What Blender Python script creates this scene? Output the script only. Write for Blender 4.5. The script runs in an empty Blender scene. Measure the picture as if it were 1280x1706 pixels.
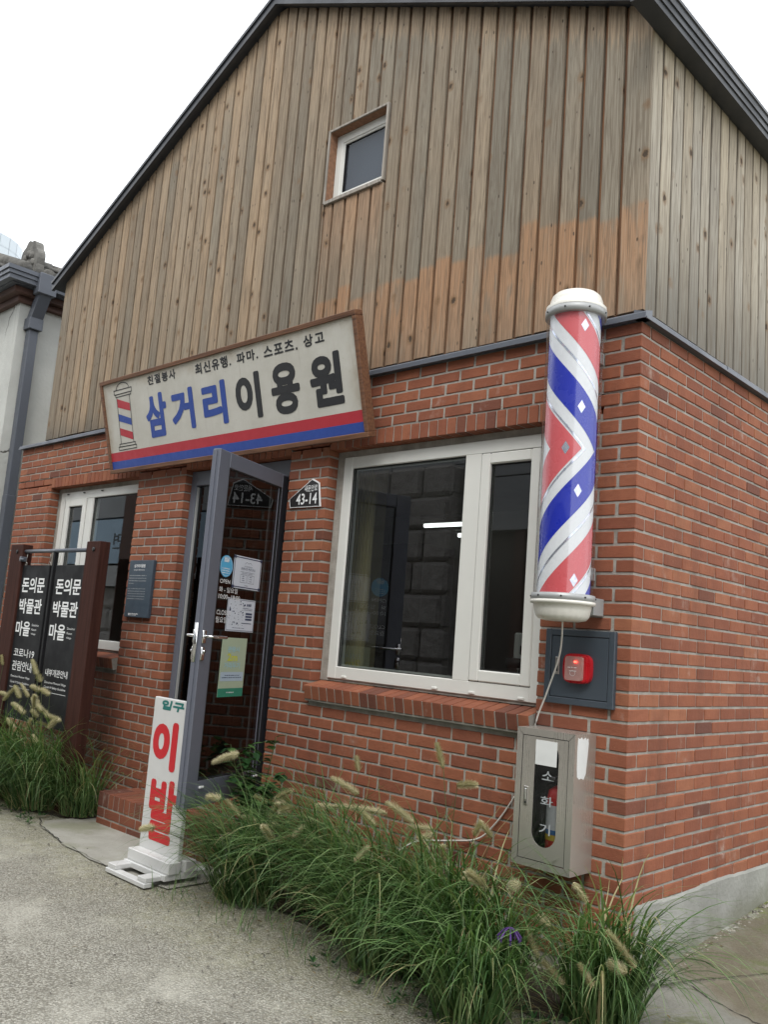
import bpy, math, random
from math import sin, cos, pi, radians as rad
from mathutils import Matrix, Vector
random.seed(7)
S = bpy.context.scene
COL = S.collection

# ------------------------------------------------------------------ camera
cd = bpy.data.cameras.new("camera"); cam = bpy.data.objects.new("camera", cd); COL.objects.link(cam)
Rw = ((0.72518772, 0.68434781, 0.0759661), (-0.04431664, 0.15648838, -0.98668507), (-0.68712358, 0.71216533, 0.1438114))
CP = Vector((1.93614, -3.67085, 1.4019))
cam.matrix_world = Matrix(((Rw[0][0], -Rw[1][0], -Rw[2][0], CP.x), (Rw[0][1], -Rw[1][1], -Rw[2][1], CP.y),
                           (Rw[0][2], -Rw[1][2], -Rw[2][2], CP.z), (0, 0, 0, 1)))
cd.sensor_fit = 'HORIZONTAL'; cd.sensor_width = 36.0; cd.lens = 1463.566 * 36 / 1280
cd.clip_start = 0.05; cd.clip_end = 2000
S.camera = cam

# ------------------------------------------------------------------ sky, sun, exposure
SUN_EL, SUN_AZ = rad(52), rad(148)          # azimuth clockwise from +Y
W = bpy.data.worlds.new("World"); S.world = W; W.use_nodes = True
wt = W.node_tree; wt.nodes.clear()
def wn(t, **k):
    n = wt.nodes.new(t)
    for a, b in k.items(): setattr(n, a, b)
    return n
sky = wn('ShaderNodeTexSky', sky_type='NISHITA', sun_disc=False, sun_elevation=SUN_EL, sun_rotation=SUN_AZ, air_density=1.0, dust_density=3.0)
hs = wn('ShaderNodeHueSaturation'); hs.inputs['Saturation'].default_value = 0.25; hs.inputs['Value'].default_value = 1.0
tc = wn('ShaderNodeTexCoord'); nz = wn('ShaderNodeTexNoise'); nz.inputs['Scale'].default_value = 2.2; nz.inputs['Detail'].default_value = 6
rp = wn('ShaderNodeValToRGB'); rp.color_ramp.elements[0].position = .3; rp.color_ramp.elements[0].color = (8.2, 8.6, 9.1, 1)
rp.color_ramp.elements[1].position = .7; rp.color_ramp.elements[1].color = (11.0, 11.2, 11.4, 1)
mx = wn('ShaderNodeMix', data_type='RGBA'); mx.inputs[0].default_value = 0.72
bg = wn('ShaderNodeBackground'); bg.inputs['Strength'].default_value = 0.12
wo = wn('ShaderNodeOutputWorld')
L = wt.links.new
L(sky.outputs[0], hs.inputs['Color']); L(tc.outputs['Generated'], nz.inputs['Vector']); L(nz.outputs['Fac'], rp.inputs[0])
L(hs.outputs[0], mx.inputs[6]); L(rp.outputs[0], mx.inputs[7]); L(mx.outputs[2], bg.inputs['Color']); L(bg.outputs[0], wo.inputs[0])
sd = bpy.data.lights.new("sun", 'SUN'); sd.energy = 0.9; sd.angle = rad(25); sd.color = (1, .96, .9)
so = bpy.data.objects.new("sun", sd); COL.objects.link(so)
sdir = Vector((sin(SUN_AZ) * cos(SUN_EL), cos(SUN_AZ) * cos(SUN_EL), sin(SUN_EL)))
so.rotation_euler = sdir.to_track_quat('Z', 'Y').to_euler(); so.location = sdir * 40
S.view_settings.view_transform = 'Standard'; S.view_settings.look = 'None'
S.view_settings.exposure = 0.95; S.view_settings.gamma = 1
S.cycles.max_bounces = 8; S.cycles.transparent_max_bounces = 16

# ------------------------------------------------------------------ node helper
class NT:
    def __init__(s, name):
        s.m = bpy.data.materials.new(name); s.m.use_nodes = True; s.t = s.m.node_tree
        s.b = s.t.nodes['Principled BSDF']; s.o = s.t.nodes['Material Output']; s._tc = None
    def n(s, t, **k):
        q = s.t.nodes.new(t)
        for a, b in k.items(): setattr(q, a, b)
        return q
    def set(s, sock, v):
        if isinstance(v, bpy.types.NodeSocket): s.t.links.new(v, sock)
        elif isinstance(v, (tuple, list)) and len(v) == 3 and sock.type == 'RGBA': sock.default_value = (*v, 1)
        else: sock.default_value = v
    def co(s):
        if not s._tc: s._tc = s.n('ShaderNodeTexCoord').outputs['Object']
        return s._tc
    def xyz(s):
        q = s.n('ShaderNodeSeparateXYZ'); s.set(q.inputs[0], s.co()); return q.outputs
    def vec(s, x, y, z):
        q = s.n('ShaderNodeCombineXYZ')
        for i, v in enumerate((x, y, z)): s.set(q.inputs[i], v)
        return q.outputs[0]
    def mp(s, sc, loc=(0, 0, 0), v=None):
        q = s.n('ShaderNodeMapping'); s.set(q.inputs['Vector'], v or s.co()); s.set(q.inputs['Scale'], sc); s.set(q.inputs['Location'], loc); return q.outputs[0]
    def noise(s, scale, v=None, detail=4, rough=.55, dist=0):
        q = s.n('ShaderNodeTexNoise'); s.set(q.inputs['Vector'], v or s.co()); s.set(q.inputs['Scale'], scale)
        s.set(q.inputs['Detail'], detail); s.set(q.inputs['Roughness'], rough); s.set(q.inputs['Distortion'], dist); return q.outputs['Fac']
    def vor(s, scale, v=None, feature='F1', out='Distance', rnd=1.0):
        q = s.n('ShaderNodeTexVoronoi', feature=feature); s.set(q.inputs['Vector'], v or s.co()); s.set(q.inputs['Scale'], scale); s.set(q.inputs['Randomness'], rnd); return q.outputs[out]
    def ma(s, op, a, b=0.0, c=None, clamp=False):
        q = s.n('ShaderNodeMath', operation=op, use_clamp=clamp); s.set(q.inputs[0], a); s.set(q.inputs[1], b)
        if c is not None: s.set(q.inputs[2], c)
        return q.outputs[0]
    def mr(s, v, a, b, c=0.0, d=1.0, smooth=True):
        q = s.n('ShaderNodeMapRange', interpolation_type='SMOOTHSTEP' if smooth else 'LINEAR')
        for i, x in enumerate((v, a, b, c, d)): s.set(q.inputs[i], x)
        return q.outputs[0]
    def mix(s, f, a, b, mode='MIX'):
        q = s.n('ShaderNodeMix', data_type='RGBA', blend_type=mode); s.set(q.inputs[0], f); s.set(q.inputs[6], a); s.set(q.inputs[7], b); return q.outputs[2]
    def ramp(s, f, stops):
        q = s.n('ShaderNodeValToRGB'); e = q.color_ramp.elements
        while len(e) < len(stops): e.new(.5)
        for i, (p, c) in enumerate(stops): e[i].position = p; e[i].color = (*c, 1)
        s.set(q.inputs[0], f); return q.outputs[0]
    def attr(s, n):
        q = s.n('ShaderNodeAttribute'); q.attribute_name = n; return q.outputs['Fac']
    def bump(s, h, dist=.01, st=1.0, nrm=None):
        q = s.n('ShaderNodeBump'); s.set(q.inputs['Height'], h); s.set(q.inputs['Distance'], dist); s.set(q.inputs['Strength'], st)
        if nrm is not None: s.set(q.inputs['Normal'], nrm)
        s.t.links.new(q.outputs[0], s.b.inputs['Normal']); return q.outputs[0]
    def p(s, col=None, rough=None, metal=None, spec=None):
        for k, v in (('Base Color', col), ('Roughness', rough), ('Metallic', metal), ('Specular IOR Level', spec)):
            if v is not None: s.set(s.b.inputs[k], v)
        return s

M = {}
def plain(name, col, rough=.5, metal=0, var=.12, scale=14, bump=0.0, bscale=60, spec=None):
    """a paint / plastic / metal with uneven tone and soil"""
    n = NT(name)
    f = n.noise(scale, detail=5); g = n.noise(scale * .21, detail=3)
    k = n.ma('ADD', n.ma('MULTIPLY', f, var), n.ma('MULTIPLY', g, var * 1.2))
    k = n.ma('SUBTRACT', 1 + var * 1.1, k)
    c = n.mix(1.0, col, n.vec(k, k, k), 'MULTIPLY')
    r = n.mr(f, .3, .7, max(.02, rough - .08), min(1, rough + .1))
    n.p(c, r, metal, spec)
    if bump: n.bump(n.noise(bscale, detail=4), bump)
    M[name] = n.m; return n.m

# ---- brick and mortar
n = NT('brick'); t = n.attr('tone')
base = n.ramp(t, [(0, (.12, .050, .036)), (.09, (.145, .056, .037)), (.16, (.185, .066, .039)), (.6, (.235, .082, .045)), (.9, (.265, .097, .052)), (1, (.285, .115, .062))])
ns = n.noise(9, detail=5); fine = n.noise(120, detail=4)
col = n.mix(n.mr(ns, .35, .75, 0, .35), base, (.14, .045, .028))
col = n.mix(n.mr(fine, .62, .72, 0, .35), col, (.33, .16, .09))
spk = n.vor(85)
col = n.mix(n.mr(spk, .0, .13, .5, 0), col, (.06, .025, .02))
eff = n.mr(n.ma('ADD', n.noise(3.1, detail=6, rough=.7), n.ma('MULTIPLY', n.noise(26, n.mp((1, 1, .35)), detail=4), .35)), .76, .98, 0, .6)
col = n.mix(eff, col, (.42, .36, .31))
dirt = n.mr(n.noise(1, n.mp((5, 5, .8)), detail=6, rough=.65), .50, .75, 0, .32); col = n.mix(dirt, col, (.07, .035, .026))
wsp = n.mr(n.noise(34, detail=6, rough=.75), .70, .76, 0, .55)
col = n.mix(wsp, col, (.5, .46, .41))
n.p(col, .86, spec=.25)
n.bump(n.ma('ADD', n.ma('MULTIPLY', n.noise(240, detail=3), .5), n.noise(45, detail=4)), .0035, .8); M['brick'] = n.m

n = NT('mortar')
c = n.ramp(n.noise(14, detail=6), [(.3, (.25, .235, .208)), (.7, (.38, .36, .322))])
c = n.mix(n.mr(n.noise(160, detail=2), .6, .75, 0, .4), c, (.16, .15, .135)); c = n.mix(n.mr(n.noise(1, n.mp((5, 5, .8)), detail=6, rough=.65), .46, .72, 0, .5), c, (.12, .108, .09))
n.p(c, .95, spec=.2); n.bump(n.noise(130, detail=5), .004, .9); M['mortar'] = n.m

# ---- timber cladding
def wood(name, side):
    n = NT(name); t = n.attr('tone'); t2 = n.attr('hash'); X, Y, Z = n.xyz()[0:3]
    u = n.ma('ADD', X, Y)
    gv = n.vec(n.ma('ADD', n.ma('MULTIPLY', u, 55), n.ma('MULTIPLY', t, 91)), n.ma('MULTIPLY', t2, 33), n.ma('ADD', n.ma('MULTIPLY', Z, 2.2), n.ma('MULTIPLY', t2, 57)))
    g1 = n.noise(1.0, gv, detail=6, rough=.62, dist=1.4)
    gv2 = n.vec(n.ma('ADD', n.ma('MULTIPLY', u, 190), n.ma('MULTIPLY', t2, 41)), t, n.ma('MULTIPLY', Z, 3.5))
    g2 = n.noise(1.0, gv2, detail=3, rough=.5, dist=.3)
    big = n.noise(.9, n.vec(n.ma('MULTIPLY', u, 1.6), t, n.ma('MULTIPLY', Z, .8)), detail=4)
    tan = n.mix(t2, (.37, .272, .178), (.27, .204, .138)); gray = n.mix(t2, (.25, .22, .17), (.17, .152, .12)); org = n.mix(t2, (.37, .20, .105), (.33, .195, .11))
    if side:
        wf = n.ma('ADD', n.ma('MULTIPLY', t, .55), n.ma('MULTIPLY', big, .7), clamp=True)
        tan = n.mix(t2, (.44, .37, .265), (.34, .29, .215)); gray = n.mix(t2, (.39, .37, .32), (.285, .27, .235))
        top = n.mr(Z, 3.95, 4.5, 0, .5)
    else:
        wf = n.ma('ADD', n.ma('ADD', n.mr(X, -3.6, -.6, -.22, .38), n.ma('MULTIPLY', t, .95)), n.ma('MULTIPLY', n.ma('SUBTRACT', big, .45), 1.6), clamp=True)
        zt = n.ma('SUBTRACT', 6.13, n.ma('MULTIPLY', n.ma('ABSOLUTE', n.ma('ADD', X, 3.08)), .482))
        d = n.ma('SUBTRACT', zt, Z)
        top = n.mr(n.ma('ADD', d, n.ma('MULTIPLY', n.ma('SUBTRACT', g1, .5), .5)), .14, .24, .8, 0)
    wf = n.ma('MULTIPLY', wf, n.ma('SUBTRACT', 1.0, top))
    c = n.mix(wf, tan, gray)
    if not side:
        edge = n.ma('ADD', n.ma('ADD', Z, n.ma('MULTIPLY', n.ma('SUBTRACT', t, .5), .16)), n.ma('MULTIPLY', n.ma('SUBTRACT', g2, .5), .05))
        fz = n.ma('MULTIPLY', n.mr(edge, 3.59, 3.63, 1, 0), n.mr(n.noise(1, n.vec(n.ma('MULTIPLY', u, 16), t, n.ma('MULTIPLY', Z, 3.2)), detail=4), .66, .54, .5, 1))
        fz = n.ma('MULTIPLY', fz, n.mr(X, -2.42, -2.36, 0, 1)); fz = n.ma('MULTIPLY', fz, n.mr(t2, .10, .16, .4, 1))
        fz = n.ma('MULTIPLY', fz, n.mr(Z, 3.06, 3.40, .75, 1))
        uw = n.ma('MULTIPLY', n.ma('MULTIPLY', n.mr(X, -2.42, -2.38, 0, 1), n.mr(X, -1.86, -1.82, 1, 0)), n.ma('MULTIPLY', n.mr(Z, 3.6, 4.25, .15, .85), n.mr(Z, 4.29, 4.31, 1, 0)))
        c = n.mix(n.ma('MULTIPLY', n.ma('MAXIMUM', fz, n.ma('MULTIPLY', uw, .75)), .88), c, org)
        lowd = n.ma('MULTIPLY', n.mr(n.ma('ADD', Z, n.ma('MULTIPLY', g1, .3)), 3.14, 3.42, .55, 0), n.mr(X, -2.6, -3.3, 0.25, 1))
        c = n.mix(lowd, c, (.07, .07, .065))
    else:
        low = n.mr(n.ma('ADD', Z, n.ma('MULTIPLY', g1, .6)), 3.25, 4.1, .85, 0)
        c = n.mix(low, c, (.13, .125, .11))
    c = n.mix(n.mr(g1, .44, .68, 0, .85), c, n.mix(.68, c, (.09, .065, .042)))
    c = n.mix(n.mr(g2, .52, .66, 0, .45), c, (.12, .095, .07)); c = n.mix(n.mr(g2, .44, .30, 0, .35), c, n.mix(.5, c, (.5, .45, .36)))
    rings = n.noise(1.0, n.vec(n.ma('ADD', n.ma('MULTIPLY', u, 13), n.ma('MULTIPLY', t, 47)), n.ma('MULTIPLY', t2, 29), n.ma('ADD', n.ma('MULTIPLY', Z, .75), n.ma('MULTIPLY', t2, 19))), detail=2, rough=.4, dist=.3)
    band = n.ma('SINE', n.ma('MULTIPLY', rings, 95))
    c = n.mix(n.mr(band, .25, 1.0, 0, .34), c, n.mix(.55, c, (.085, .06, .04)))
    kv = n.vec(n.ma('ADD', n.ma('MULTIPLY', u, 8.3), n.ma('MULTIPLY', t, 61)), n.ma('MULTIPLY', t2, 17), n.ma('ADD', n.ma('MULTIPLY', Z, 6.2), n.ma('MULTIPLY', t, 83)))
    q = n.n('ShaderNodeTexVoronoi'); n.set(q.inputs['Vector'], kv); n.set(q.inputs['Scale'], 1.0)
    kd = q.outputs['Distance']; kc = n.n('ShaderNodeSeparateColor'); n.set(kc.inputs[0], q.outputs['Color'])
    sel = n.mr(kc.outputs[0], .46, .50, 1, 0)
    kdn = n.ma('ADD', kd, n.ma('MULTIPLY', n.ma('SUBTRACT', n.noise(48), .5), .20))
    knot = n.ma('MULTIPLY', n.mr(kdn, .075, .15, 1, 0), sel)
    ring = n.ma('MULTIPLY', n.mr(kdn, .12, .30, .65, 0), sel)
    c = n.mix(ring, c, (.17, .10, .05)); c = n.mix(n.ma('MULTIPLY', knot, .9), c, (.045, .032, .022))
    sv = n.vec(n.ma('MULTIPLY', u, 19), t2, n.ma('ADD', n.ma('MULTIPLY', Z, 7), n.ma('MULTIPLY', t, 29)))
    sp = n.mr(n.ma('ADD', n.vor(1.0, sv), n.ma('MULTIPLY', n.ma('SUBTRACT', n.noise(45), .5), .08)), .06, .10, .9, 0)
    c = n.mix(sp, c, (.05, .035, .025))
    n.p(c, .82, spec=.25)
    n.bump(n.ma('ADD', n.ma('ADD', g1, n.ma('MULTIPLY', g2, .6)), n.ma('MULTIPLY', knot, -.8)), .004, .7)
    M[name] = n.m
wood('wood_front', False); wood('wood_side', True)
n = NT('wood_groove'); c = n.ramp(n.noise(1, n.mp((40, 40, 2)), detail=5), [(.3, (.065, .03, .013)), (.7, (.18, .082, .034))]); n.p(c, .85); M['wood_groove'] = n.m
plain('groove_shade', (.045, .034, .024), .9)
n = NT('reveal_wood'); c = n.ramp(n.noise(1, n.mp((40, 40, 40)), detail=5), [(.3, (.16, .08, .045)), (.7, (.27, .14, .08))]); n.p(c, .8); M['reveal_wood'] = n.m
n = NT('sign_wood'); gx = n.noise(1, n.mp((3, 60, 60)), detail=5); c = n.ramp(gx, [(.3, (.075, .032, .016)), (.5, (.14, .062, .03)), (.75, (.20, .095, .045))]); n.p(c, .6); n.bump(gx, .002); M['sign_wood'] = n.m
n = NT('casing_wood'); c = n.ramp(n.noise(1, n.mp((60, 60, 5)), detail=5), [(.3, (.17, .15, .125)), (.7, (.33, .30, .26))]); n.p(c, .7); M['casing_wood'] = n.m
n = NT('post_wood'); gx = n.noise(1, n.mp((40, 40, 2.5)), detail=5); c = n.ramp(gx, [(.3, (.030, .011, .008)), (.7, (.058, .022, .016))]); n.p(c, .75, spec=.15); n.bump(gx, .002); M['post_wood'] = n.m

# ---- paints, metals, plastics
plain('slate_metal', (.085, .095, .115), .42, .0, .25, 5, .0012, 30)
plain('roof_metal', (.028, .031, .037), .4, .0, .2, 4, .0015, 12)
plain('door_metal', (.125, .135, .165), .38, .1, .12, 6)
plain('door_dark', (.02, .021, .026), .4, 0, .1, 6)
plain('pvc', (.60, .60, .565), .38, 0, .12, 5, .0006, 20)
plain('pvc_shade', (.33, .335, .33), .45, 0, .1, 6)
plain('gasket', (.012, .012, .013), .6, 0, .1)
plain('steel', (.48, .46, .43), .36, 1.0, .22, 7)
n = NT('brushed_steel'); X, Y, Z = n.xyz()[0:3]
br = n.noise(1, n.mp((900, 900, 6)), detail=4); sm = n.noise(5, detail=5)
n.p(n.mix(n.mr(sm, .35, .7, 0, .5), (.56, .53, .48), (.43, .405, .37)), n.ma('ADD', n.mr(br, .3, .7, .24, .34), n.mr(sm, .4, .7, 0, .12)), .72); n.bump(br, .0001, .15); M['brushed_steel'] = n.m
plain('chrome', (.7, .7, .7), .14, 1.0, .05)
plain('box_blue', (.042, .055, .07), .45, 0, .15, 6)
plain('red_plastic', (.42, .012, .018), .3, 0, .08)
plain('ext_red', (.62, .025, .025), .3, 0, .08)
plain('pole_cap', (.66, .645, .59), .32, 0, .14, 9, .0008, 30)
plain('pole_band', (.33, .34, .34), .45, .2, .15)
plain('vinyl_white', (.68, .69, .70), .3, 0, .04)
plain('vinyl_red', (.58, .10, .11), .28, 0, .05)
plain('vinyl_blue', (.012, .025, .36), .28, 0, .05)
n = NT('holo_silver'); c = n.ramp(n.vor(60, out='Color'), [(0, (.5, .5, .62)), (.5, (.62, .68, .75)), (1, (.75, .6, .7))]); n.p(c, .22, .75); M['holo_silver'] = n.m
plain('ink_white', (.74, .75, .75), .5, 0, .08, 30)
plain('ink_grey', (.33, .35, .36), .5, 0, .05)
plain('ink_black', (.02, .021, .024), .5, 0, .1, 20)
plain('ink_blue', (.022, .062, .30), .5, 0, .18, 20)
plain('ink_red', (.42, .025, .04), .5, 0, .15, 12)
plain('ink_standee', (.50, .012, .02), .35, 0, .08, 12)
plain('ink_teal', (.012, .15, .135), .45, 0, .1)
plain('standee_white', (.56, .565, .555), .38, 0, .22, 6)
plain('panel_black', (.011, .0115, .013), .6, 0, .25, 8, spec=.2)
plain('plaque_blue', (.042, .062, .085), .45, 0, .1)
plain('plate_black', (.022, .020, .021), .45, 0, .1)
plain('paper_white', (.56, .60, .66), .6, 0, .06)
plain('paper_plain', (.62, .63, .62), .7, 0, .1)
plain('sticker_blue', (.08, .38, .62), .4, 0, .05)
plain('poster_green', (.36, .43, .31), .5, 0, .12, 8)
plain('poster_dark', (.025, .20, .13), .5, 0, .06)
plain('poster_pale', (.38, .47, .55), .5, 0, .06)
plain('poster_yellow', (.50, .52, .06), .5, 0, .05)
plain('poster_cyan', (.30, .50, .56), .5, 0, .05)
plain('ink_navy', (.03, .045, .10), .5, 0, .05)
plain('cable_white', (.55, .53, .49), .5, 0, .1)
plain('rubber', (.02, .02, .02), .6, 0, .1)
plain('label_yellow', (.6, .42, .04), .4, 0, .05)
plain('label_blue', (.05, .16, .4), .4, 0, .05)
plain('room_wall', (.26, .245, .22), .8, 0, .12, 3)
plain('room_yellow', (.42, .36, .19), .8, 0, .12, 3)
plain('room_floor', (.12, .085, .06), .5, 0, .2, 4)
plain('room_dark', (.05, .04, .035), .6, 0, .2, 4)
plain('appliance', (.5, .5, .48), .4, 0, .08)
plain('screen_mesh', (.055, .066, .082), .5, 0, .18, 3)
plain('stone_tile', (.30, .27, .24), .8, 0, .3, 6, .004, 25)
n = NT('led'); e = n.n('ShaderNodeEmission'); n.set(e.inputs['Color'], (1, .05, .03)); n.set(e.inputs['Strength'], 6.0); n.t.links.new(e.outputs[0], n.o.inputs[0]); M['led'] = n.m
n = NT('lamp_tube'); e = n.n('ShaderNodeEmission'); n.set(e.inputs['Color'], (.95, 1, .97)); n.set(e.inputs['Strength'], 2.2); n.t.links.new(e.outputs[0], n.o.inputs[0]); M['lamp_tube'] = n.m

def glass(name, tint, ior=1.5, boost=1.6):
    n = NT(name); n.t.nodes.remove(n.b)
    tr = n.n('ShaderNodeBsdfTransparent'); n.set(tr.inputs[0], tint)
    gl = n.n('ShaderNodeBsdfGlossy'); n.set(gl.inputs['Roughness'], .0); n.set(gl.inputs[0], (.95, .97, 1))
    ge = n.n('ShaderNodeNewGeometry'); dt = n.n('ShaderNodeVectorMath', operation='DOT_PRODUCT'); n.set(dt.inputs[0], ge.outputs['Incoming']); n.set(dt.inputs[1], ge.outputs['Normal'])
    ca = n.ma('ABSOLUTE', dt.outputs['Value']); f0 = ((ior - 1) / (ior + 1)) ** 2
    f = n.ma('MULTIPLY', n.ma('ADD', f0, n.ma('MULTIPLY', 1 - f0, n.ma('POWER', n.ma('SUBTRACT', 1.0, ca, clamp=True), 5.0))), boost, clamp=True)
    mxs = n.n('ShaderNodeMixShader'); n.set(mxs.inputs[0], f)
    n.t.links.new(tr.outputs[0], mxs.inputs[1]); n.t.links.new(gl.outputs[0], mxs.inputs[2]); n.t.links.new(mxs.outputs[0], n.o.inputs[0]); M[name] = n.m
glass('window_glass', (.50, .53, .52), 1.52, 2.3)
glass('clear_glass', (.5, .51, .51), 1.5, 1.2)
glass('gable_glass', (.62, .66, .7), 1.5, .8)
glass('door_glass', (.14, .148, .15), 1.52, 1.25)
glass('acrylic', (.93, .94, .95), 1.45, 1.2)
n = NT('cover_clear'); tr = n.n('ShaderNodeBsdfTransparent'); n.set(tr.inputs[0], (.9, .8, .78)); n.p((.52, .34, .31), .25); ms_ = n.n('ShaderNodeMixShader'); n.set(ms_.inputs[0], .5)
n.t.links.new(tr.outputs[0], ms_.inputs[1]); n.t.links.new(n.b.outputs[0], ms_.inputs[2]); n.t.links.new(ms_.outputs[0], n.o.inputs[0]); M['cover_clear'] = n.m

n = NT('sign_cream')   # local x along, y up, on the tilted board
X, Y, Z = n.xyz()[0:3]
f1 = n.noise(3, detail=6, rough=.65); st = n.noise(1, n.mp((26, 1.6, 1)), detail=5, rough=.65)
c = n.ramp(f1, [(.3, (.47, .455, .40)), (.7, (.58, .57, .52))])
c = n.mix(n.ma('MULTIPLY', n.mr(st, .55, .75, 0, .6), n.mr(Y, .1, .72, .1, 1)), c, (.24, .20, .14))
ed = n.ma('MINIMUM', n.ma('MINIMUM', n.ma('SUBTRACT', X, .03), n.ma('SUBTRACT', 2.95, X)), n.ma('SUBTRACT', .72, Y))
c = n.mix(n.mr(n.ma('ADD', ed, n.ma('MULTIPLY', n.noise(7, detail=5), .25)), .06, .24, .55, 0), c, (.27, .19, .10))
c = n.mix(n.mr(n.noise(50, detail=4, rough=.7), .64, .72, 0, .5), c, (.22, .18, .13))
n.p(c, .55); M['sign_cream'] = n.m

# ---- ground
n = NT('asphalt'); X, Y, Z = n.xyz()[0:3]
dv = n.noise(30, detail=2); wv = n.n('ShaderNodeVectorMath', operation='ADD'); n.set(wv.inputs[0], n.co()); n.set(wv.inputs[1], n.vec(n.ma('MULTIPLY', dv, .012), n.ma('MULTIPLY', n.noise(33, detail=2), .012), 0))
v1 = n.vor(88, wv.outputs[0]); vc = n.n('ShaderNodeSeparateColor'); n.set(vc.inputs[0], n.vor(88, wv.outputs[0], out='Color')); v2 = n.vor(230)
big = n.noise(.9, detail=5); mid = n.noise(6, detail=6, rough=.65)
c = n.ramp(mid, [(.28, (.36, .345, .29)), (.52, (.45, .432, .37)), (.78, (.53, .51, .44))])
c = n.mix(n.mr(vc.outputs[0], .5, .95, 0, .7), c, (.52, .50, .44))
c = n.mix(n.mr(vc.outputs[1], .75, .97, 0, .6), c, (.16, .15, .125))
c = n.mix(n.mr(v1, .44, .64, 0, .75), c, (.13, .12, .095))
moss = n.ma('MULTIPLY', n.mr(n.ma('ADD', Y, n.ma('MULTIPLY', n.ma('SUBTRACT', n.noise(2.2, detail=5), .5), 1.0)), -1.45, -.75, 0, 1), n.mr(n.noise(14, detail=5, rough=.7), .35, .65, .25, .75))
worn = n.mr(n.noise(1.1, detail=6, rough=.65), .46, .66, 0, .6); c = n.mix(worn, c, (.46, .445, .385)); c = n.mix(n.mr(n.noise(2.7, n.mp((1, 1, 1), (7, 3, 0)), detail=6, rough=.7), .52, .75, 0, .4), c, (.27, .255, .205))
c = n.mix(n.ma('MULTIPLY', moss, .55), c, (.21, .205, .09))
c = n.mix(n.mr(big, .5, .75, 0, .30), c, (.19, .178, .145))
n.p(c, .93, spec=.2)
h = n.ma('ADD', n.ma('MULTIPLY', n.mr(v1, .1, .6, 1, 0), n.ma('ADD', .35, vc.outputs[2])), n.ma('MULTIPLY', mid, .8)); h = n.ma('MULTIPLY', n.ma('ADD', h, n.ma('MULTIPLY', v2, .3)), n.ma('SUBTRACT', 1.15, worn))
n.bump(h, .008, 1.0); M['asphalt'] = n.m

n = NT('pad_concrete'); c = n.ramp(n.noise(4, detail=7, rough=.65), [(.3, (.26, .25, .215)), (.7, (.36, .35, .31))])
X, Y, Z = n.xyz()[0:3]
c = n.mix(n.mr(n.noise(90, detail=3), .6, .75, 0, .4), c, (.10, .095, .08)); c = n.mix(n.mr(n.noise(2.3, detail=5), .48, .65, 0, .5), c, (.13, .14, .06))
n.p(c, .9); n.bump(n.noise(70, detail=5), .003); M['pad_concrete'] = n.m

n = NT('path_concrete'); X, Y, Z = n.xyz()[0:3]
c = n.ramp(n.noise(3.3, detail=7, rough=.66), [(.28, (.085, .072, .045)), (.5, (.125, .108, .074)), (.75, (.175, .165, .128))])
wob = n.ma('MULTIPLY', n.ma('SUBTRACT', n.noise(5, detail=6), .5), .5)
front = n.mr(n.ma('ADD', n.ma('ADD', Y, n.ma('MULTIPLY', X, .45)), wob), .25, .45, 1, 0)
c = n.mix(n.ma('MULTIPLY', front, .8), c, n.ramp(n.noise(5, detail=6), [(.3, (.15, .15, .13)), (.7, (.25, .25, .22))]))
c = n.mix(n.mr(n.noise(4.4, detail=6, rough=.7), .5, .68, 0, .75), c, (.085, .10, .03))
pale = n.ma('MULTIPLY', n.mr(n.ma('ADD', X, n.ma('MULTIPLY', n.ma('SUBTRACT', n.noise(9, detail=8, rough=.7), .5), .3)), .04, .14, 1, 0), n.mr(n.noise(4.5, detail=8, rough=.72), .50, .62, 0, .8))
c = n.mix(pale, c, (.33, .33, .31))
gm = n.ma('MULTIPLY', n.ma('MULTIPLY', n.mr(n.ma('ADD', Y, wob), 1.25, 1.55, 0, 1), n.mr(n.ma('ADD', Y, wob), 2.0, 3.0, 1, .1)), n.mr(n.noise(7, detail=5, rough=.7), .4, .6, .25, 1)); c = n.mix(n.ma('MULTIPLY', gm, .85), c, (.12, .16, .02))
n.p(c, .9); n.bump(n.ma('ADD', n.noise(60, detail=5), n.noise(9, detail=4)), .005); M['path_concrete'] = n.m

n = NT('plinth_concrete'); X, Y, Z = n.xyz()[0:3]
c = n.ramp(n.noise(3, detail=7, rough=.6), [(.3, (.205, .205, .185)), (.7, (.30, .30, .275))])
zg = n.ma('SUBTRACT', Z, n.ma('MULTIPLY', n.ma('MAXIMUM', n.ma('SUBTRACT', Y, .2), 0), .085))
c = n.mix(n.mr(n.ma('ADD', zg, n.ma('MULTIPLY', n.noise(6, detail=6), .22)), .10, .26, .65, 0), c, (.13, .13, .085))
c = n.mix(n.mr(n.noise(1, n.mp((1, 12, 2)), detail=5), .62, .78, 0, .4), c, (.17, .17, .14))
n.p(c, .9); n.bump(n.ma('ADD', n.noise(40, detail=5), n.noise(5, detail=4)), .004); M['plinth_concrete'] = n.m
plain('crack', (.03, .027, .022), .95)
n = NT('soil'); c = n.ramp(n.noise(25, detail=7, rough=.7), [(.3, (.03, .022, .014)), (.7, (.085, .066, .045))]); n.p(c, .95); n.bump(n.noise(40, detail=6), .02); M['soil'] = n.m
n = NT('pebble'); t = n.attr('tone'); c = n.ramp(t, [(0, (.06, .053, .045)), (.5, (.20, .185, .155)), (1, (.36, .34, .29))]); n.p(c, .85); M['pebble'] = n.m

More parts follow.
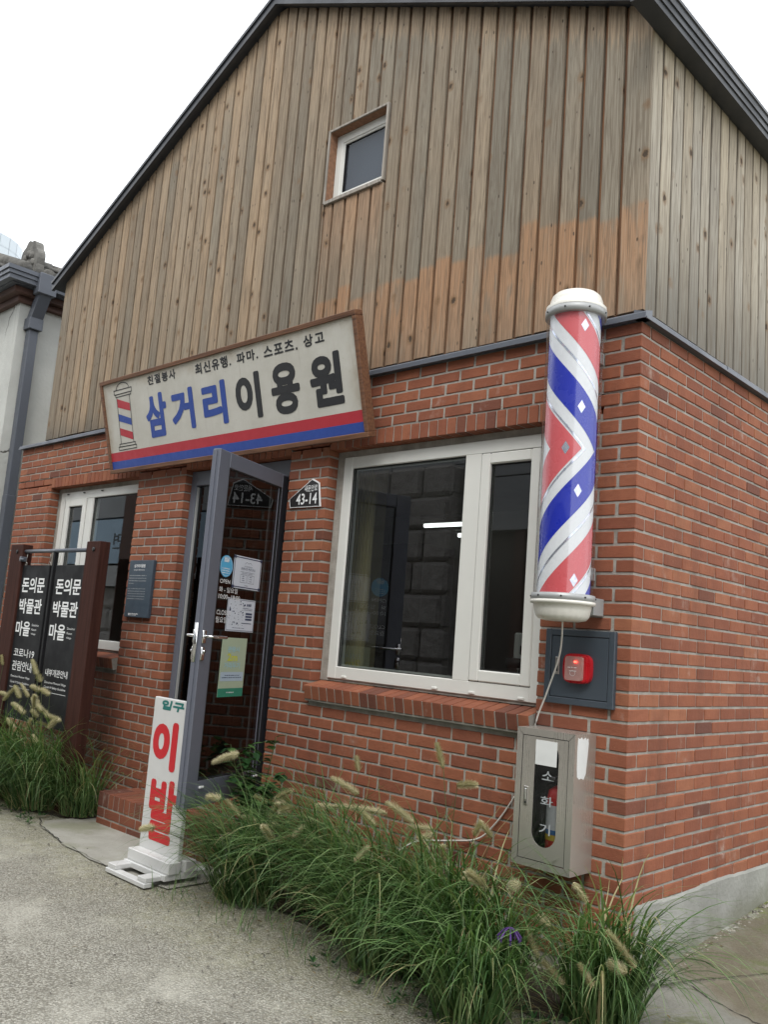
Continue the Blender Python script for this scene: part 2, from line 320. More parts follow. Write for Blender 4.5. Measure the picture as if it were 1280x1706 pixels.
# ---- plaster house
n = NT('plaster'); X, Y, Z = n.xyz()[0:3]
c = n.ramp(n.noise(1.4, detail=7, rough=.62), [(.3, (.40, .405, .38)), (.7, (.52, .53, .50))])
c = n.mix(n.mr(n.noise(1, n.mp((9, 9, .7)), detail=5), .58, .75, 0, .35), c, (.24, .24, .21))
cw = n.n('ShaderNodeVectorMath', operation='ADD'); n.set(cw.inputs[0], n.co()); q = n.ma('MULTIPLY', n.noise(5, detail=5), .5); n.set(cw.inputs[1], n.vec(q, q, q))
ck = n.ma('MULTIPLY', n.mr(n.vor(.9, cw.outputs[0], 'DISTANCE_TO_EDGE'), .004, .012, 1, 0), n.mr(n.noise(.8, detail=2), .5, .56, 0, 1))
c = n.mix(ck, c, (.09, .085, .075)); n.p(c, .9); n.bump(n.ma('SUBTRACT', n.noise(30, detail=5), ck), .004); M['plaster'] = n.m
n = NT('roof_tile'); c = n.ramp(n.noise(9, detail=6), [(.3, (.075, .072, .066)), (.7, (.17, .165, .15))]); n.p(c, .9); n.bump(n.noise(30, detail=5), .01); M['roof_tile'] = n.m
n = NT('brown_beam'); c = n.ramp(n.noise(1, n.mp((4, 4, 30)), detail=5), [(.3, (.05, .025, .018)), (.7, (.10, .05, .036))]); n.p(c, .7); M['brown_beam'] = n.m
n = NT('granite'); t = n.attr('tone'); c = n.ramp(n.noise(7, detail=8, rough=.7), [(.3, (.22, .205, .19)), (.7, (.40, .38, .35))]); n.p(c, .9); n.bump(n.noise(7, detail=7, rough=.65), .08); M['granite'] = n.m
plain('grey_panel', (.26, .27, .275), .6, 0, .15, 2)
plain('banner_blue', (.33, .45, .55), .6, 0, .1, 2)
plain('tower_glass', (.46, .51, .55), .25, .1, .1, .05)
plain('tower_line', (.38, .42, .46), .4, .1, .1, .05)

# ---- plants
def leafmat(name, stops, rough=.5):
    n = NT(name); t = n.attr('tone'); c = n.ramp(t, stops); c = n.mix(n.mr(n.noise(9, detail=3), .3, .7, 0, .3), c, n.mix(1, c, (.55, .6, .5), 'MULTIPLY'))
    n.p(c, rough, spec=.35)
    tl = n.n('ShaderNodeBsdfTranslucent'); n.set(tl.inputs[0], n.mix(1, c, (1.1, 1.25, .6), 'MULTIPLY'))
    ms = n.n('ShaderNodeMixShader'); n.set(ms.inputs[0], .28); n.t.links.new(n.b.outputs[0], ms.inputs[1]); n.t.links.new(tl.outputs[0], ms.inputs[2]); n.t.links.new(ms.outputs[0], n.o.inputs[0]); M[name] = n.m
leafmat('grass', [(0, (.03, .072, .024)), (.4, (.065, .135, .042)), (.72, (.125, .21, .075)), (.92, (.20, .27, .12)), (1, (.36, .31, .17))], .42)
leafmat('bush_leaf', [(0, (.016, .05, .018)), (.7, (.035, .095, .03)), (1, (.09, .17, .05))], .4)
leafmat('spike', [(0, (.22, .21, .10)), (.4, (.40, .35, .20)), (1, (.70, .63, .46))], .8)
leafmat('stem_green', [(0, (.05, .09, .03)), (1, (.13, .15, .06))], .6)
leafmat('petal', [(0, (.10, .04, .24)), (1, (.17, .08, .33))], .5)
leafmat('yellow_leaf', [(0, (.5, .26, .03)), (1, (.6, .36, .05))], .5)
leafmat('dry_leaf', [(0, (.09, .06, .03)), (1, (.24, .18, .09))], .8)

# ------------------------------------------------------------------ mesh builder
class MB:
    def __init__(s): s.v = []; s.f = []; s.mi = []; s.mats = []; s.tone = []; s.hash = []; s.m = 0; s.t = .5; s.h = .5; s.sm = []; s.smooth = False
    def mat(s, name):
        if name not in s.mats: s.mats.append(name)
        s.m = s.mats.index(name); return s
    def add(s, vs, fs, X=None):
        o = len(s.v); s.v += [tuple(X @ Vector(q)) for q in vs] if X else [tuple(q) for q in vs]
        for f in fs: s.f.append([i + o for i in f]); s.mi.append(s.m); s.tone.append(s.t); s.hash.append(s.h); s.sm.append(s.smooth)
        return s
    def convex(s, vs, fs, X=None):
        c = sum((Vector(q) for q in vs), Vector()) / len(vs); out = []
        for f in fs:
            a, b, d = (Vector(vs[f[i]]) for i in (0, 1, 2)); nn = (b - a).cross(d - a)
            out.append(f if nn.dot(a - c) > 0 else f[::-1])
        return s.add(vs, out, X)
    def box(s, x0, x1, y0, y1, z0, z1, c=0.0, X=None):
        x0, x1 = min(x0, x1), max(x0, x1); y0, y1 = min(y0, y1), max(y0, y1); z0, z1 = min(z0, z1), max(z0, z1)
        c = min(c, (x1 - x0) * .45, (y1 - y0) * .45, (z1 - z0) * .45)
        if c <= 0:
            vs = [(x, y, z) for x in (x0, x1) for y in (y0, y1) for z in (z0, z1)]
            return s.add(vs, [(0, 1, 3, 2), (4, 6, 7, 5), (0, 4, 5, 1), (2, 3, 7, 6), (0, 2, 6, 4), (1, 5, 7, 3)], X)
        vs = []; P = ((x0, x1), (y0, y1), (z0, z1)); sg = (1, -1)
        idx = {}
        for i in (0, 1):
            for j in (0, 1):
                for k in (0, 1):
                    b = (P[0][i], P[1][j], P[2][k]); ins = (sg[i] * c, sg[j] * c, sg[k] * c)
                    for a in range(3):      # vertex lying on the face of axis a
                        q = [b[r] + (0 if r == a else ins[r]) for r in range(3)]; idx[(i, j, k, a)] = len(vs); vs.append(q)
        fs = []
        for a in range(3):
            r = [q for q in range(3) if q != a]
            for e in (0, 1):
                ring = []
                for (p, q) in ((0, 0), (1, 0), (1, 1), (0, 1)):
                    key = [0, 0, 0]; key[a] = e; key[r[0]] = p; key[r[1]] = q; ring.append(idx[(*key, a)])
                fs.append(ring)
            for p in (0, 1):
                for q in (0, 1):
                    key = [0, 0, 0]; key[r[0]] = p; key[r[1]] = q; k0 = list(key); k1 = list(key); k0[a] = 0; k1[a] = 1
                    fs.append([idx[(*k0, r[0])], idx[(*k1, r[0])], idx[(*k1, r[1])], idx[(*k0, r[1])]])
        for i in (0, 1):
            for j in (0, 1):
                for k in (0, 1): fs.append([idx[(i, j, k, a)] for a in range(3)])
        return s.convex(vs, fs, X)
    def quad(s, a, b, c, d, X=None): return s.add([a, b, c, d], [(0, 1, 2, 3)], X)
    def prism(s, pts, axis, a, b, X=None):
        """polygon pts (2-D) extruded from a to b along axis"""
        n_ = len(pts)
        def P(q, t):
            return (t, q[0], q[1]) if axis == 'x' else (q[0], t, q[1]) if axis == 'y' else (q[0], q[1], t)
        vs = [P(q, a) for q in pts] + [P(q, b) for q in pts]
        ar = sum(pts[i][0] * pts[(i + 1) % n_][1] - pts[(i + 1) % n_][0] * pts[i][1] for i in range(n_))
        fs = [list(range(n_)), list(range(2 * n_ - 1, n_ - 1, -1))] + [[i, i + n_, (i + 1) % n_ + n_, (i + 1) % n_] for i in range(n_)]
        flip = (ar > 0) == ((b > a) == (axis != 'y'))
        if flip: fs = [f[::-1] for f in fs]
        return s.add(vs, fs, X)
    def tube(s, pts, r, k=8, X=None, cap=True):
        pts = [Vector(q) for q in pts]; rs = r if isinstance(r, (list, tuple)) else [r] * len(pts)
        vs = []; up = Vector((0, 0, 1))
        for i, q in enumerate(pts):
            d = (pts[min(i + 1, len(pts) - 1)] - pts[max(i - 1, 0)]).normalized()
            u = d.cross(up if abs(d.z) < .95 else Vector((1, 0, 0))).normalized(); w = u.cross(d)
            for j in range(k): vs.append(q + (u * cos(2 * pi * j / k) + w * sin(2 * pi * j / k)) * rs[i])
        fs = []
        for i in range(len(pts) - 1):
            for j in range(k): fs.append((i * k + j, i * k + (j + 1) % k, (i + 1) * k + (j + 1) % k, (i + 1) * k + j))
        fs = [f[::-1] for f in fs]
        if cap: fs += [list(range(k)), list(range((len(pts) - 1) * k, len(pts) * k))[::-1]]
        q = s.smooth; s.smooth = True; s.add(vs, fs, X); s.smooth = q; return s
    def lathe(s, prof, cx, cy, k=40, X=None, a0=0, flute=None):
        """prof: list of (radius, z) from bottom to top"""
        vs = [(cx + (r if not flute else r * flute(j, r)) * cos(2 * pi * j / k), cy + (r if not flute else r * flute(j, r)) * sin(2 * pi * j / k), z) for r, z in prof for j in range(k)]
        fs = [(i * k + j, i * k + (j + 1) % k, (i + 1) * k + (j + 1) % k, (i + 1) * k + j) for i in range(len(prof) - 1) for j in range(k)]
        q = s.smooth; s.smooth = True; s.add(vs, fs, X); s.smooth = False
        s.add(vs[:k], [list(range(k))[::-1]], X); s.add(vs[-k:], [list(range(k))], X); s.smooth = q; return s
    def build(s, name, parent=None, local=False):
        me = bpy.data.meshes.new(name)
        vs = s.v
        if parent is not None and not local:
            I = MW[parent].inverted(); vs = [tuple(I @ Vector(q)) for q in vs]
        me.from_pydata(vs, [], s.f)
        for q in s.mats: me.materials.append(M[q])
        me.polygons.foreach_set('material_index', s.mi); me.polygons.foreach_set('use_smooth', s.sm)
        a = me.attributes.new('tone', 'FLOAT', 'FACE'); a.data.foreach_set('value', s.tone)
        a = me.attributes.new('hash', 'FLOAT', 'FACE'); a.data.foreach_set('value', s.hash)
        me.update()
        o = bpy.data.objects.new(name, me); COL.objects.link(o)
        MW[o] = Matrix.Identity(4)
        if parent is not None: o.parent = parent; MW[o] = MW[parent].copy()
        return o
MW = {}
def tag(o, label=None, cat=None, group=None, kind=None):
    if label: o['label'] = label
    if cat: o['category'] = cat
    if group: o['group'] = group
    if kind: o['kind'] = kind
    return o
def thing(name, label, cat, loc=(0, 0, 0), rot=(0, 0, 0), group=None):
    o = bpy.data.objects.new(name, None); COL.objects.link(o); o.empty_display_size = .1
    o.location = loc; o.rotation_euler = rot
    from mathutils import Euler
    MW[o] = Matrix.Translation(loc) @ Euler(rot).to_matrix().to_4x4()
    return tag(o, label, cat, group)
def mb(m): return MB().mat(m)
# lettering: glyph outlines as flat faces, fitted into a rectangle (x0,y0,x1,y1) of a local plane
_tx = {}
def glyphs(body, bold=0.0, sp=1.0, shear=0.0):
    k = (body, bold, sp, shear)
    if k not in _tx:
        cu = bpy.data.curves.new('t', 'FONT'); cu.body = body; cu.size = 1; cu.offset = bold; cu.space_character = sp; cu.shear = shear; cu.resolution_u = 4
        o = bpy.data.objects.new('t', cu); COL.objects.link(o)
        me = bpy.data.meshes.new_from_object(o.evaluated_get(bpy.context.evaluated_depsgraph_get()))
        vs = [(q.co.x, q.co.y) for q in me.vertices]; fs = [list(q.vertices) for q in me.polygons]
        bpy.data.objects.remove(o); bpy.data.curves.remove(cu); bpy.data.meshes.remove(me); _tx[k] = (vs, fs)
    return _tx[k]
def text(b, body, x0, y0, x1, y1, O=(0, 0, 0), ux=(1, 0, 0), uy=(0, 0, 1), bold=0.0, sp=1.0, fit='stretch', shear=0.0, stamp=0):
    vs, fs = glyphs(body, bold, sp, shear)
    if not vs: return
    ax = min(q[0] for q in vs); bx = max(q[0] for q in vs); ay = min(q[1] for q in vs); by = max(q[1] for q in vs)
    O = Vector(O); ux = Vector(ux); uy = Vector(uy)
    if stamp:
        nn = ux.cross(uy).normalized(); x0 += stamp; x1 -= stamp; y0 += stamp; y1 -= stamp
        for i in range(13):
            a = i * pi / 6; r_ = stamp if i < 12 else 0
            text(b, body, x0 + r_ * cos(a), y0 + r_ * sin(a), x1 + r_ * cos(a), y1 + r_ * sin(a), O + nn * (.00006 * i), ux, uy, bold, sp, fit, shear)
        return
    kx = (x1 - x0) / (bx - ax); ky = (y1 - y0) / (by - ay)
    b.add([O + ux * (x0 + (q[0] - ax) * kx) + uy * (y0 + (q[1] - ay) * ky) for q in vs], fs)
def rect(b, x0, y0, x1, y1, O=(0, 0, 0), ux=(1, 0, 0), uy=(0, 0, 1)):
    O = Vector(O); ux = Vector(ux); uy = Vector(uy)
    b.add([O + ux * x + uy * y for x, y in ((x0, y0), (x1, y0), (x1, y1), (x0, y1))], [(0, 1, 2, 3)])
def poly(b, pts, O=(0, 0, 0), ux=(1, 0, 0), uy=(0, 0, 1)):
    O = Vector(O); ux = Vector(ux); uy = Vector(uy)
    b.add([O + ux * x + uy * y for x, y in pts], [list(range(len(pts)))])
def line(b, pts, w, O=(0, 0, 0), ux=(1, 0, 0), uy=(0, 0, 1), closed=False):
    pts = list(pts) + ([pts[0]] if closed else [])
    for (xa, ya), (xb, yb) in zip(pts[:-1], pts[1:]):
        l = math.hypot(xb - xa, yb - ya) or 1; dx, dy = (xb - xa) / l, (yb - ya) / l; px, py = -dy * w / 2, dx * w / 2; e = w / 2
        poly(b, [(xa - dx * e - px, ya - dy * e - py), (xb + dx * e - px, yb + dy * e - py), (xb + dx * e + px, yb + dy * e + py), (xa - dx * e + px, ya - dy * e + py)], O, ux, uy)
def scribble(b, x0, x1, y, h, O=(0, 0, 0), ux=(1, 0, 0), uy=(0, 0, 1)):
    """a line of print too small to read"""
    x = x0
    while x < x1 - h:
        w = h * random.uniform(.5, .95); hh = h * random.uniform(.6, 1); rect(b, x, y, min(x + w, x1), y + hh, O, ux, uy); x += w + h * (.25 if random.random() < .8 else .9)

# ================================================================== SETTING
def gz(x, y): 
    k = min(1, max(0, (x + .4) / .4))
    return .085 * max(0, y - .2) * k if y < 12 else .085 * 11.8 * k
b = mb('asphalt')
xs = sorted({-300, -120, -50, -25, -14, -10, 14, 30, 60, 150, 300, *[round(-8 + .4 * i, 2) for i in range(46)]})
ys = sorted({-300, -120, -50, -25, -12, -8, 14, 20, 40, 120, 300, *[round(-6 + .4 * i, 2) for i in range(46)]})
g = {}
for i, x in enumerate(xs):
    for j, y in enumerate(ys): g[i, j] = len(b.v); b.v.append((x, y, gz(x, y) - .004 + .006 * sin(x * 1.7 + y) * cos(y * 1.3)))
b.smooth = True
for i in range(len(xs) - 1):
    for j in range(len(ys) - 1): b.f.append([g[i, j], g[i + 1, j], g[i + 1, j + 1], g[i, j + 1]]); b.mi.append(0); b.tone.append(.5); b.hash.append(.5); b.sm.append(True)
tag(b.build('ground'), kind='structure')

def sheet(name, outline, mat, dz, step=.12, jit=0, xcut=None):
    """a thin poured sheet lying on the ground: triangle fan strips over a ragged outline"""
    b = mb(mat); cx = sum(p[0] for p in outline) / len(outline); cy = sum(p[1] for p in outline) / len(outline); pts = []
    for (xa, ya), (xb, yb) in zip(outline, outline[1:] + outline[:1]):
        k = max(1, int(math.hypot(xb - xa, yb - ya) / step))
        for i in range(k): pts.append((xa + (xb - xa) * i / k + random.uniform(-jit, jit), ya + (yb - ya) * i / k + random.uniform(-jit, jit)))
    R_ = 14; vs = []
    for r in range(R_ + 1):
        for p in pts: x = cx + (p[0] - cx) * r / R_; y = cy + (p[1] - cy) * r / R_; vs.append((x, y, gz(x, y) + dz + .006 * sin(x * 1.7 + y) * cos(y * 1.3)))
    k = len(pts); fs = [(r * k + i, (r + 1) * k + i, (r + 1) * k + (i + 1) % k, r * k + (i + 1) % k) for r in range(1, R_) for i in range(k)]
    fs += [(0, k + i, k + (i + 1) % k) for i in range(k)]
    b.smooth = True; b.add(vs, fs); return b
o = sheet('concrete_pad', [(-4.0, -.62), (-3.83, -.73), (-3.3, -.83), (-2.95, -.86), (-2.6, -.87), (-2.2, -.8), (-2.2, -.1), (-4.0, -.1)], 'pad_concrete', .004, jit=.012)
tag(o.build('concrete_pad'), kind='structure')
o = sheet('concrete_path', [(-.02, .10), (-.25, -.28), (.35, -.42), (.9, -.2), (1.6, .1), (2.4, .8), (2.4, 6), (-.05, 6)], 'path_concrete', .004, jit=.012)
tag(o.build('concrete_path'), kind='structure')
o = sheet('soil_bed', [(-2.1, -.1), (-2.0, -.5), (-1.7, -.55), (-1.2, -.52), (-.7, -.58), (-.2, -.55), (.03, -.42), (.0, -.05)], 'soil', .008, jit=.04)
tag(o.build('planting_bed'), kind='structure')
o = sheet('soil_bed', [(-6.6, -.06), (-6.6, -.64), (-5.0, -.62), (-4.4, -.6), (-3.95, -.42), (-3.90, -.06)], 'soil', .008, jit=.02)
tag(o.build('planting_bed'), kind='structure')
# cracks in the paving
def crack(pts, w, dz):
    b = mb('crack'); P = [Vector((x, y, 0)) for x, y in pts]; Q = []
    for a, c in zip(P[:-1], P[1:]):
        for i in range(8):
            q = a.lerp(c, i / 8) + Vector((random.uniform(-.008, .008), random.uniform(-.008, .008), 0)); Q.append(q)
    for i in range(len(Q) - 1):
        d = (Q[i + 1] - Q[i]).normalized(); s_ = Vector((-d.y, d.x, 0)) * w * (.3 + .7 * abs(sin(i * 1.7))) * .5
        vs = [Q[i] - s_, Q[i + 1] - s_, Q[i + 1] + s_, Q[i] + s_]; b.add([(q.x, q.y, gz(q.x, q.y) + dz + .006 * sin(q.x * 1.7 + q.y) * cos(q.y * 1.3)) for q in vs], [(0, 1, 2, 3)])
    return b
b = crack([(-4.1, -.62), (-3.88, -.72), (-3.62, -.77), (-3.33, -.83)], .009, .0075); b2 = crack([(-3.3, -.82), (-2.9, -.85), (-2.62, -.86)], .004, .0075)
b.add(b2.v, b2.f); tag(b.build('paving_crack'), kind='structure')
b = crack([(.06, .36), (.27, .25), (.5, .16), (.8, .12)], .007, .0075); tag(b.build('paving_crack'), kind='structure')
# loose grit, pebbles and leaf litter
b = mb('pebble')
def stone(x, y, r):
    b.t = random.random(); a0 = random.uniform(0, 6.28); k = 6; z = gz(x, y) + .003
    ring = [(x + r * cos(a0 + j * 6.283 / k) * random.uniform(.7, 1.1), y + r * .7 * sin(a0 + j * 6.283 / k) * random.uniform(.7, 1.1)) for j in range(k)]
    vs = [(p[0], p[1], z) for p in ring] + [(x + (p[0] - x) * .6, y + (p[1] - y) * .6, z + r * .5) for p in ring]
    b.add(vs, [(j, (j + 1) % k, (j + 1) % k + k, j + k) for j in range(k)] + [list(range(k, 2 * k))])
for i in range(2600): stone(random.uniform(-6.5, 1.0), random.uniform(-3.2, -.75), abs(random.gauss(0, .0034)) + .0020)
for i in range(420): y = random.uniform(.12, 3.2); stone(abs(random.gauss(0, .03)) + .02, y, random.uniform(.003, .011))
for i in range(120): stone(random.uniform(.1, .9), random.uniform(.1, 1.6), random.uniform(.002, .006))
tag(b.build('grit'), 'loose pale grit and small stones scattered over the paving', 'gravel', kind='stuff')

# ================================================================== THE SHOP
shop = thing('barber_shop', 'red brick shop with a timber clad gable storey above', 'building', (0, 0, 0))
WX0 = -6.64
OPEN = [(-5.93, -4.39, 1.0, 2.56), (-3.72, -2.5, .0, 2.56), (-2.125, -.49, .985, 2.56)]
b = mb('brick')
def brick(x0, x1, y0, y1, z0, z1):
    r = random.random(); b.t = random.uniform(0, .12) if r < .025 else random.uniform(.3, 1)
    if r > .94: b.t = random.uniform(.10, .3)
    j = lambda: random.uniform(-.0012, .0012)
    b.box(x0 + j(), x1 + j(), y0 + j(), y1 + j(), z0 + j() * .6, z1 + j() * .6, .0032)
    for i in range(len(b.v) - 24, len(b.v)): q = b.v[i]; b.v[i] = (q[0] + j() * .9, q[1] + j() * .6, q[2] + j() * .9)
J = .0145
for k in range(1, 45):
    z0 = 3 - .067 * k; z1 = z0 + .0555; zc = (z0 + z1) / 2
    iv = [(WX0, 0 if k % 2 else -.0905 - .017)]
    for ox0, ox1, oz0, oz1 in OPEN:
        if oz0 + (.0 if oz0 == 0 else 0) < zc < oz1 + (.095 if oz0 >= 0 else 0):
            nv = []
            for a, c in iv:
                if ox0 > a: nv.append((a, min(c, ox0)))
                if ox1 < c: nv.append((max(a, ox1), c))
            iv = nv
    off = -.199 if k % 2 else -.099
    for a, c in iv:
        js = [off - .2 * i for i in range(36)]; js = sorted(q for q in js if a + .055 < q < c - .05)
        if k % 2 == 0 and c < 0 and c > -.2: js = [q for q in js if q < c - .05]
        cuts = [a] + js + [c]
        for i in range(len(cuts) - 1):
            brick(cuts[i] + (J / 2 if i else 0), cuts[i + 1] - (J / 2 if i < len(cuts) - 2 else 0), 0, .09 if not (k % 2 and cuts[i + 1] == 0) else .0895, z0, z1)
    # side wall, along +Y
    if k <= 40:
        js = [(.095 if k % 2 else .195) + .2 * i for i in range(26)]
        st = 0 if k % 2 == 0 else js[0]
        cuts = [st] + (js if k % 2 == 0 else js[1:]) + [5.2]
        for i in range(len(cuts) - 1):
            brick(-.0905, 0, cuts[i] + (J / 2 - .002 if (i or k % 2) else 0), cuts[i + 1] - J / 2 + .002, z0, z1)
    else:
        brick(-.0905, -.0, .1015 if k % 2 else 0, .125, z0, z1)
# soldier lintels over each opening, and mortar backing
for ox0, ox1, oz0, oz1 in OPEN:
    nb = max(1, round((ox1 - ox0) / .067)); w = (ox1 - ox0) / nb
    for i in range(nb): brick(ox0 + w * i + .0045, ox0 + w * (i + 1) - .0045, -.001, .155, 2.562, 2.655)
b.mat('mortar'); b.t = .5
R0 = .005
def slab(x0, x1, z0, z1, y1=.19): b.box(x0, x1, R0, y1, z0, z1)
edges = [WX0 + .004] + [q for o_ in OPEN for q in (o_[0] - .004, o_[1] + .004)] + [-.005]
for i in range(0, len(edges), 2): slab(edges[i], edges[i + 1], .002, 2.5605)
for ox0, ox1, oz0, oz1 in OPEN:
    b.box(ox0 - .004, ox1 + .004, R0 + .001, .19, 2.5655, 2.6605)
    if oz0 > .1: b.box(ox0 - .004, ox1 + .004, R0 + .001, .19, .002, oz0 + .005)
slab(WX0 + .004, -.005, 2.6605, 2.992)
b.box(-.19, -.0052, .19, 5.2, .2, 2.992)
b.box(-.19, -.0052, .0075, .19, .0, 2.9915)
b.build('brick_wall', shop)
# concrete plinth on the side wall
b = mb('plinth_concrete'); NY = 90
vs = []; fs = []
for i in range(NY + 1):
    y = .105 + 5.1 * (i / NY) ** 1.4; zt = .324 + random.uniform(-.0025, .0025) + .006 * sin(i * .31) - (.04 if i == 0 else 0); zb = gz(.01, y) - .05
    vs += [(.010, y, zb), (.009, y, zt - .012), (.002, y, zt), (-.06, y, zt + .001)]
for i in range(NY):
    for q in range(3): fs.append((i * 4 + q, i * 4 + 4 + q, i * 4 + 5 + q, i * 4 + 1 + q))
fs += [(0, 1, 2, 3)]
b.add(vs, fs); b.build('concrete_plinth', shop)

# metal flashing
b = mb('slate_metal')
for x0, x1, d in ((WX0 - .03, -2.0, 0), (-2.003, .0345, .0025)):
    b.prism([(-.032 - d, 2.994), (-.032 - d, 3.016 + d), (-.026 - d, 3.024 + d), (.03, 3.042 + d), (.03, 2.994)], 'x', x0, x1)
    b.box(x0, x1, -.038 - d, -.031 - d, 2.990, 2.9985)
b.prism([(.032, 2.994), (.032, 3.016), (.026, 3.024), (-.03, 3.042), (-.03, 2.994)], 'y', -.0300, .92)
b.prism([(.0345, 2.994), (.0345, 3.018), (.0285, 3.026), (-.03, 3.044), (-.03, 2.994)], 'y', .917, 5.2)
b.box(.0312, .038, -.0300, 5.2, 2.990, 2.9985)
b.build('flashing', shop)

# timber cladding
RX, RZ, SL = -3.08, 6.13, .482
def ztop(x): return RZ - SL * abs(x - RX)
UW = (-2.40, -1.832, 4.305, 4.845)
b = MB(); b.mat('wood_groove')
WL = -6.205
b.add([(WL, .022, 3.03), (-.001, .022, 3.03), (-.001, .022, ztop(0)), (RX, .022, RZ), (WL, .022, ztop(WL))], [])
def backing(x0, x1, z0, z1=None): 
    b.add([(x0, .0215, z0), (x1, .0215, z0), (x1, .0215, z1 or ztop(x1)), (x0, .0215, z1 or ztop(x0))], [(0, 1, 2, 3)])
b.v = []
backing(WL, RX, 3.03); backing(RX, UW[0], 3.03); backing(UW[0], UW[1], 3.03, UW[2]); backing(UW[0], UW[1], UW[3]); backing(UW[1], -.001, 3.03)
cuts = [0.0]; x = -.152
while x > WL + .05: cuts.append(x); x -= .1205 + random.uniform(-.004, .004)
cuts.append(WL)
def board(x0, x1, z0, zf0, zf1, y0, y1, c=.003):
    pts = [(x0, z0), (x1, z0), (x1, zf1), (x0, zf0)]
    b.add([(x0 + c, y0, z0), (x1 - c, y0, z0), (x1 - c, y0, zf1), (x0 + c, y0, zf0), (x0, y0 + c, z0), (x1, y0 + c, z0), (x1, y0 + c, zf1), (x0, y0 + c, zf0),
           (x0, y1, z0), (x1, y1, z0), (x1, y1, zf1), (x0, y1, zf0)],
          [(0, 1, 2, 3), (4, 0, 3, 7), (1, 5, 6, 2), (8, 4, 7, 11), (5, 9, 10, 6), (8, 9, 5, 4), (4, 5, 1, 0), (3, 2, 6, 7), (7, 6, 10, 11)])
for i in range(len(cuts) - 1):
    x1, x0 = cuts[i], cuts[i + 1]; b.t = random.random(); b.h = random.random()
    gl, gr = .005, (.004 if i else 0)
    xa, xb = x0 + gl, x1 - gr
    dy = random.uniform(-.0015, .0015)
    zl = 3.048 + random.uniform(-.004, .004)
    segs = [(xa, xb, zl, None)]
    if xb > UW[0] and xa < UW[1]:
        ia, ib = max(xa, UW[0]), min(xb, UW[1]); segs = [(ia, ib, zl, UW[2] - .013), (ia, ib, UW[3] + .002, None)]
        if xa < UW[0] - .002: segs.append((xa, UW[0] - .0015, zl, None))
        if xb > UW[1] + .002: segs.append((UW[1] + .0015, xb, zl, None))
    for xx0, xx1, z0, z1 in segs:
        b.mat('wood_front')
        lip = .0125 if xx1 - xx0 > .02 else .001
        board(xx0 + lip, xx1, z0, z1 or ztop(xx0 + lip) - .002, z1 or ztop(xx1) - .002, dy, .0205)
        b.mat('wood_groove'); board(xx0, xx0 + lip, z0, z1 or ztop(xx0) - .004, z1 or ztop(xx0 + lip) - .004, .0095, .021, .001)
    if xa < UW[0] < xb or xa < UW[1] < xb: pass
# side boards (face at x = 0)
def sboard(y0, y1, z0, z1, d):
    c = .003
    vs = [(0 + d, y0 + c), (0 + d, y1 - c), (-c + d, y1), (-.02, y1), (-.02, y0), (-c + d, y0)]
    b.prism(vs, 'z', z0, z1)
y = .0215
b.mat('wood_groove'); b.box(-.03, -.0215, .02, 5.2, 3.03, 4.66)
i = 0
while y < 5.2:
    w = .118 + random.uniform(-.004, .004); b.t = random.random(); b.h = random.random()
    b.mat('wood_side'); sboard(y + (.003 if i else 0), y + w - .016, 3.048 + random.uniform(-.004, .004), 4.66, random.uniform(-.0015, .0015) - (.0006 if i == 0 else 0))
    b.mat('groove_shade'); b.t = .5; b.box(-.0212, -.0055, y + w - .0165, y + w, 3.05, 4.66)  # dark strip fills each groove, with the groove's shade put into its colour
    y += w; i += 1
# left return and back wall of the upper storey
b.mat('wood_front'); b.t = .4; b.box(WL, WL + .02, .022, 5.2, 3.03, ztop(WL))
b.add([(WL, 5.2, .0), (0, 5.2, .0), (0, 5.2, ztop(0)), (RX, 5.2, RZ), (WL, 5.2, ztop(WL))], [(4, 3, 2, 1, 0)])
b.build('timber_cladding', shop)
b = mb('mortar'); b.box(WX0 + .004, WX0 + .19, .191, 5.2, 0, 2.99); b.build('rear_wall', shop)

# roof: two slopes, rake trim, right-hand gutter
b = mb('roof_metal')
def slope(xa, za, xb, zb, th, y0, y1, yt=0):
    b.prism([(xa, za), (xb, zb), (xb, zb + th), (xa, za + th)], 'y', y0, y1)
ex = .10
slope(WL - ex, RZ - SL * (RX - WL + ex) - .0, RX, RZ, .06, -.055, 5.3)
slope(RX, RZ, ex, RZ - SL * (ex - RX), .06, -.055, 5.3)
for xa, xb in ((WL - ex, RX), (RX, ex)):
    za, zb = RZ - SL * abs(xa - RX), RZ - SL * abs(xb - RX)
    b.prism([(xa, za - .022), (xb, zb - .022), (xb, zb + .062), (xa, za + .062)], 'y', -.085, -.054)
    b.prism([(xa, za + .04), (xb, zb + .04), (xb, zb + .068), (xa, za + .068)], 'y', -.098, -.0845)
rf = b.build('roof', shop)
b = mb('roof_metal')
zs = 4.515
b.prism([(.0035, zs), (.105, zs - .012), (.110, zs + .015), (.118, zs + .015), (.122, zs + .045), (.130, zs + .045), (.134, zs + .078), (.142, zs + .080), (.142, zs + .098), (.0035, zs + .098)][::-1], 'y', -.24, 5.3)
b.build('gutter', rf)

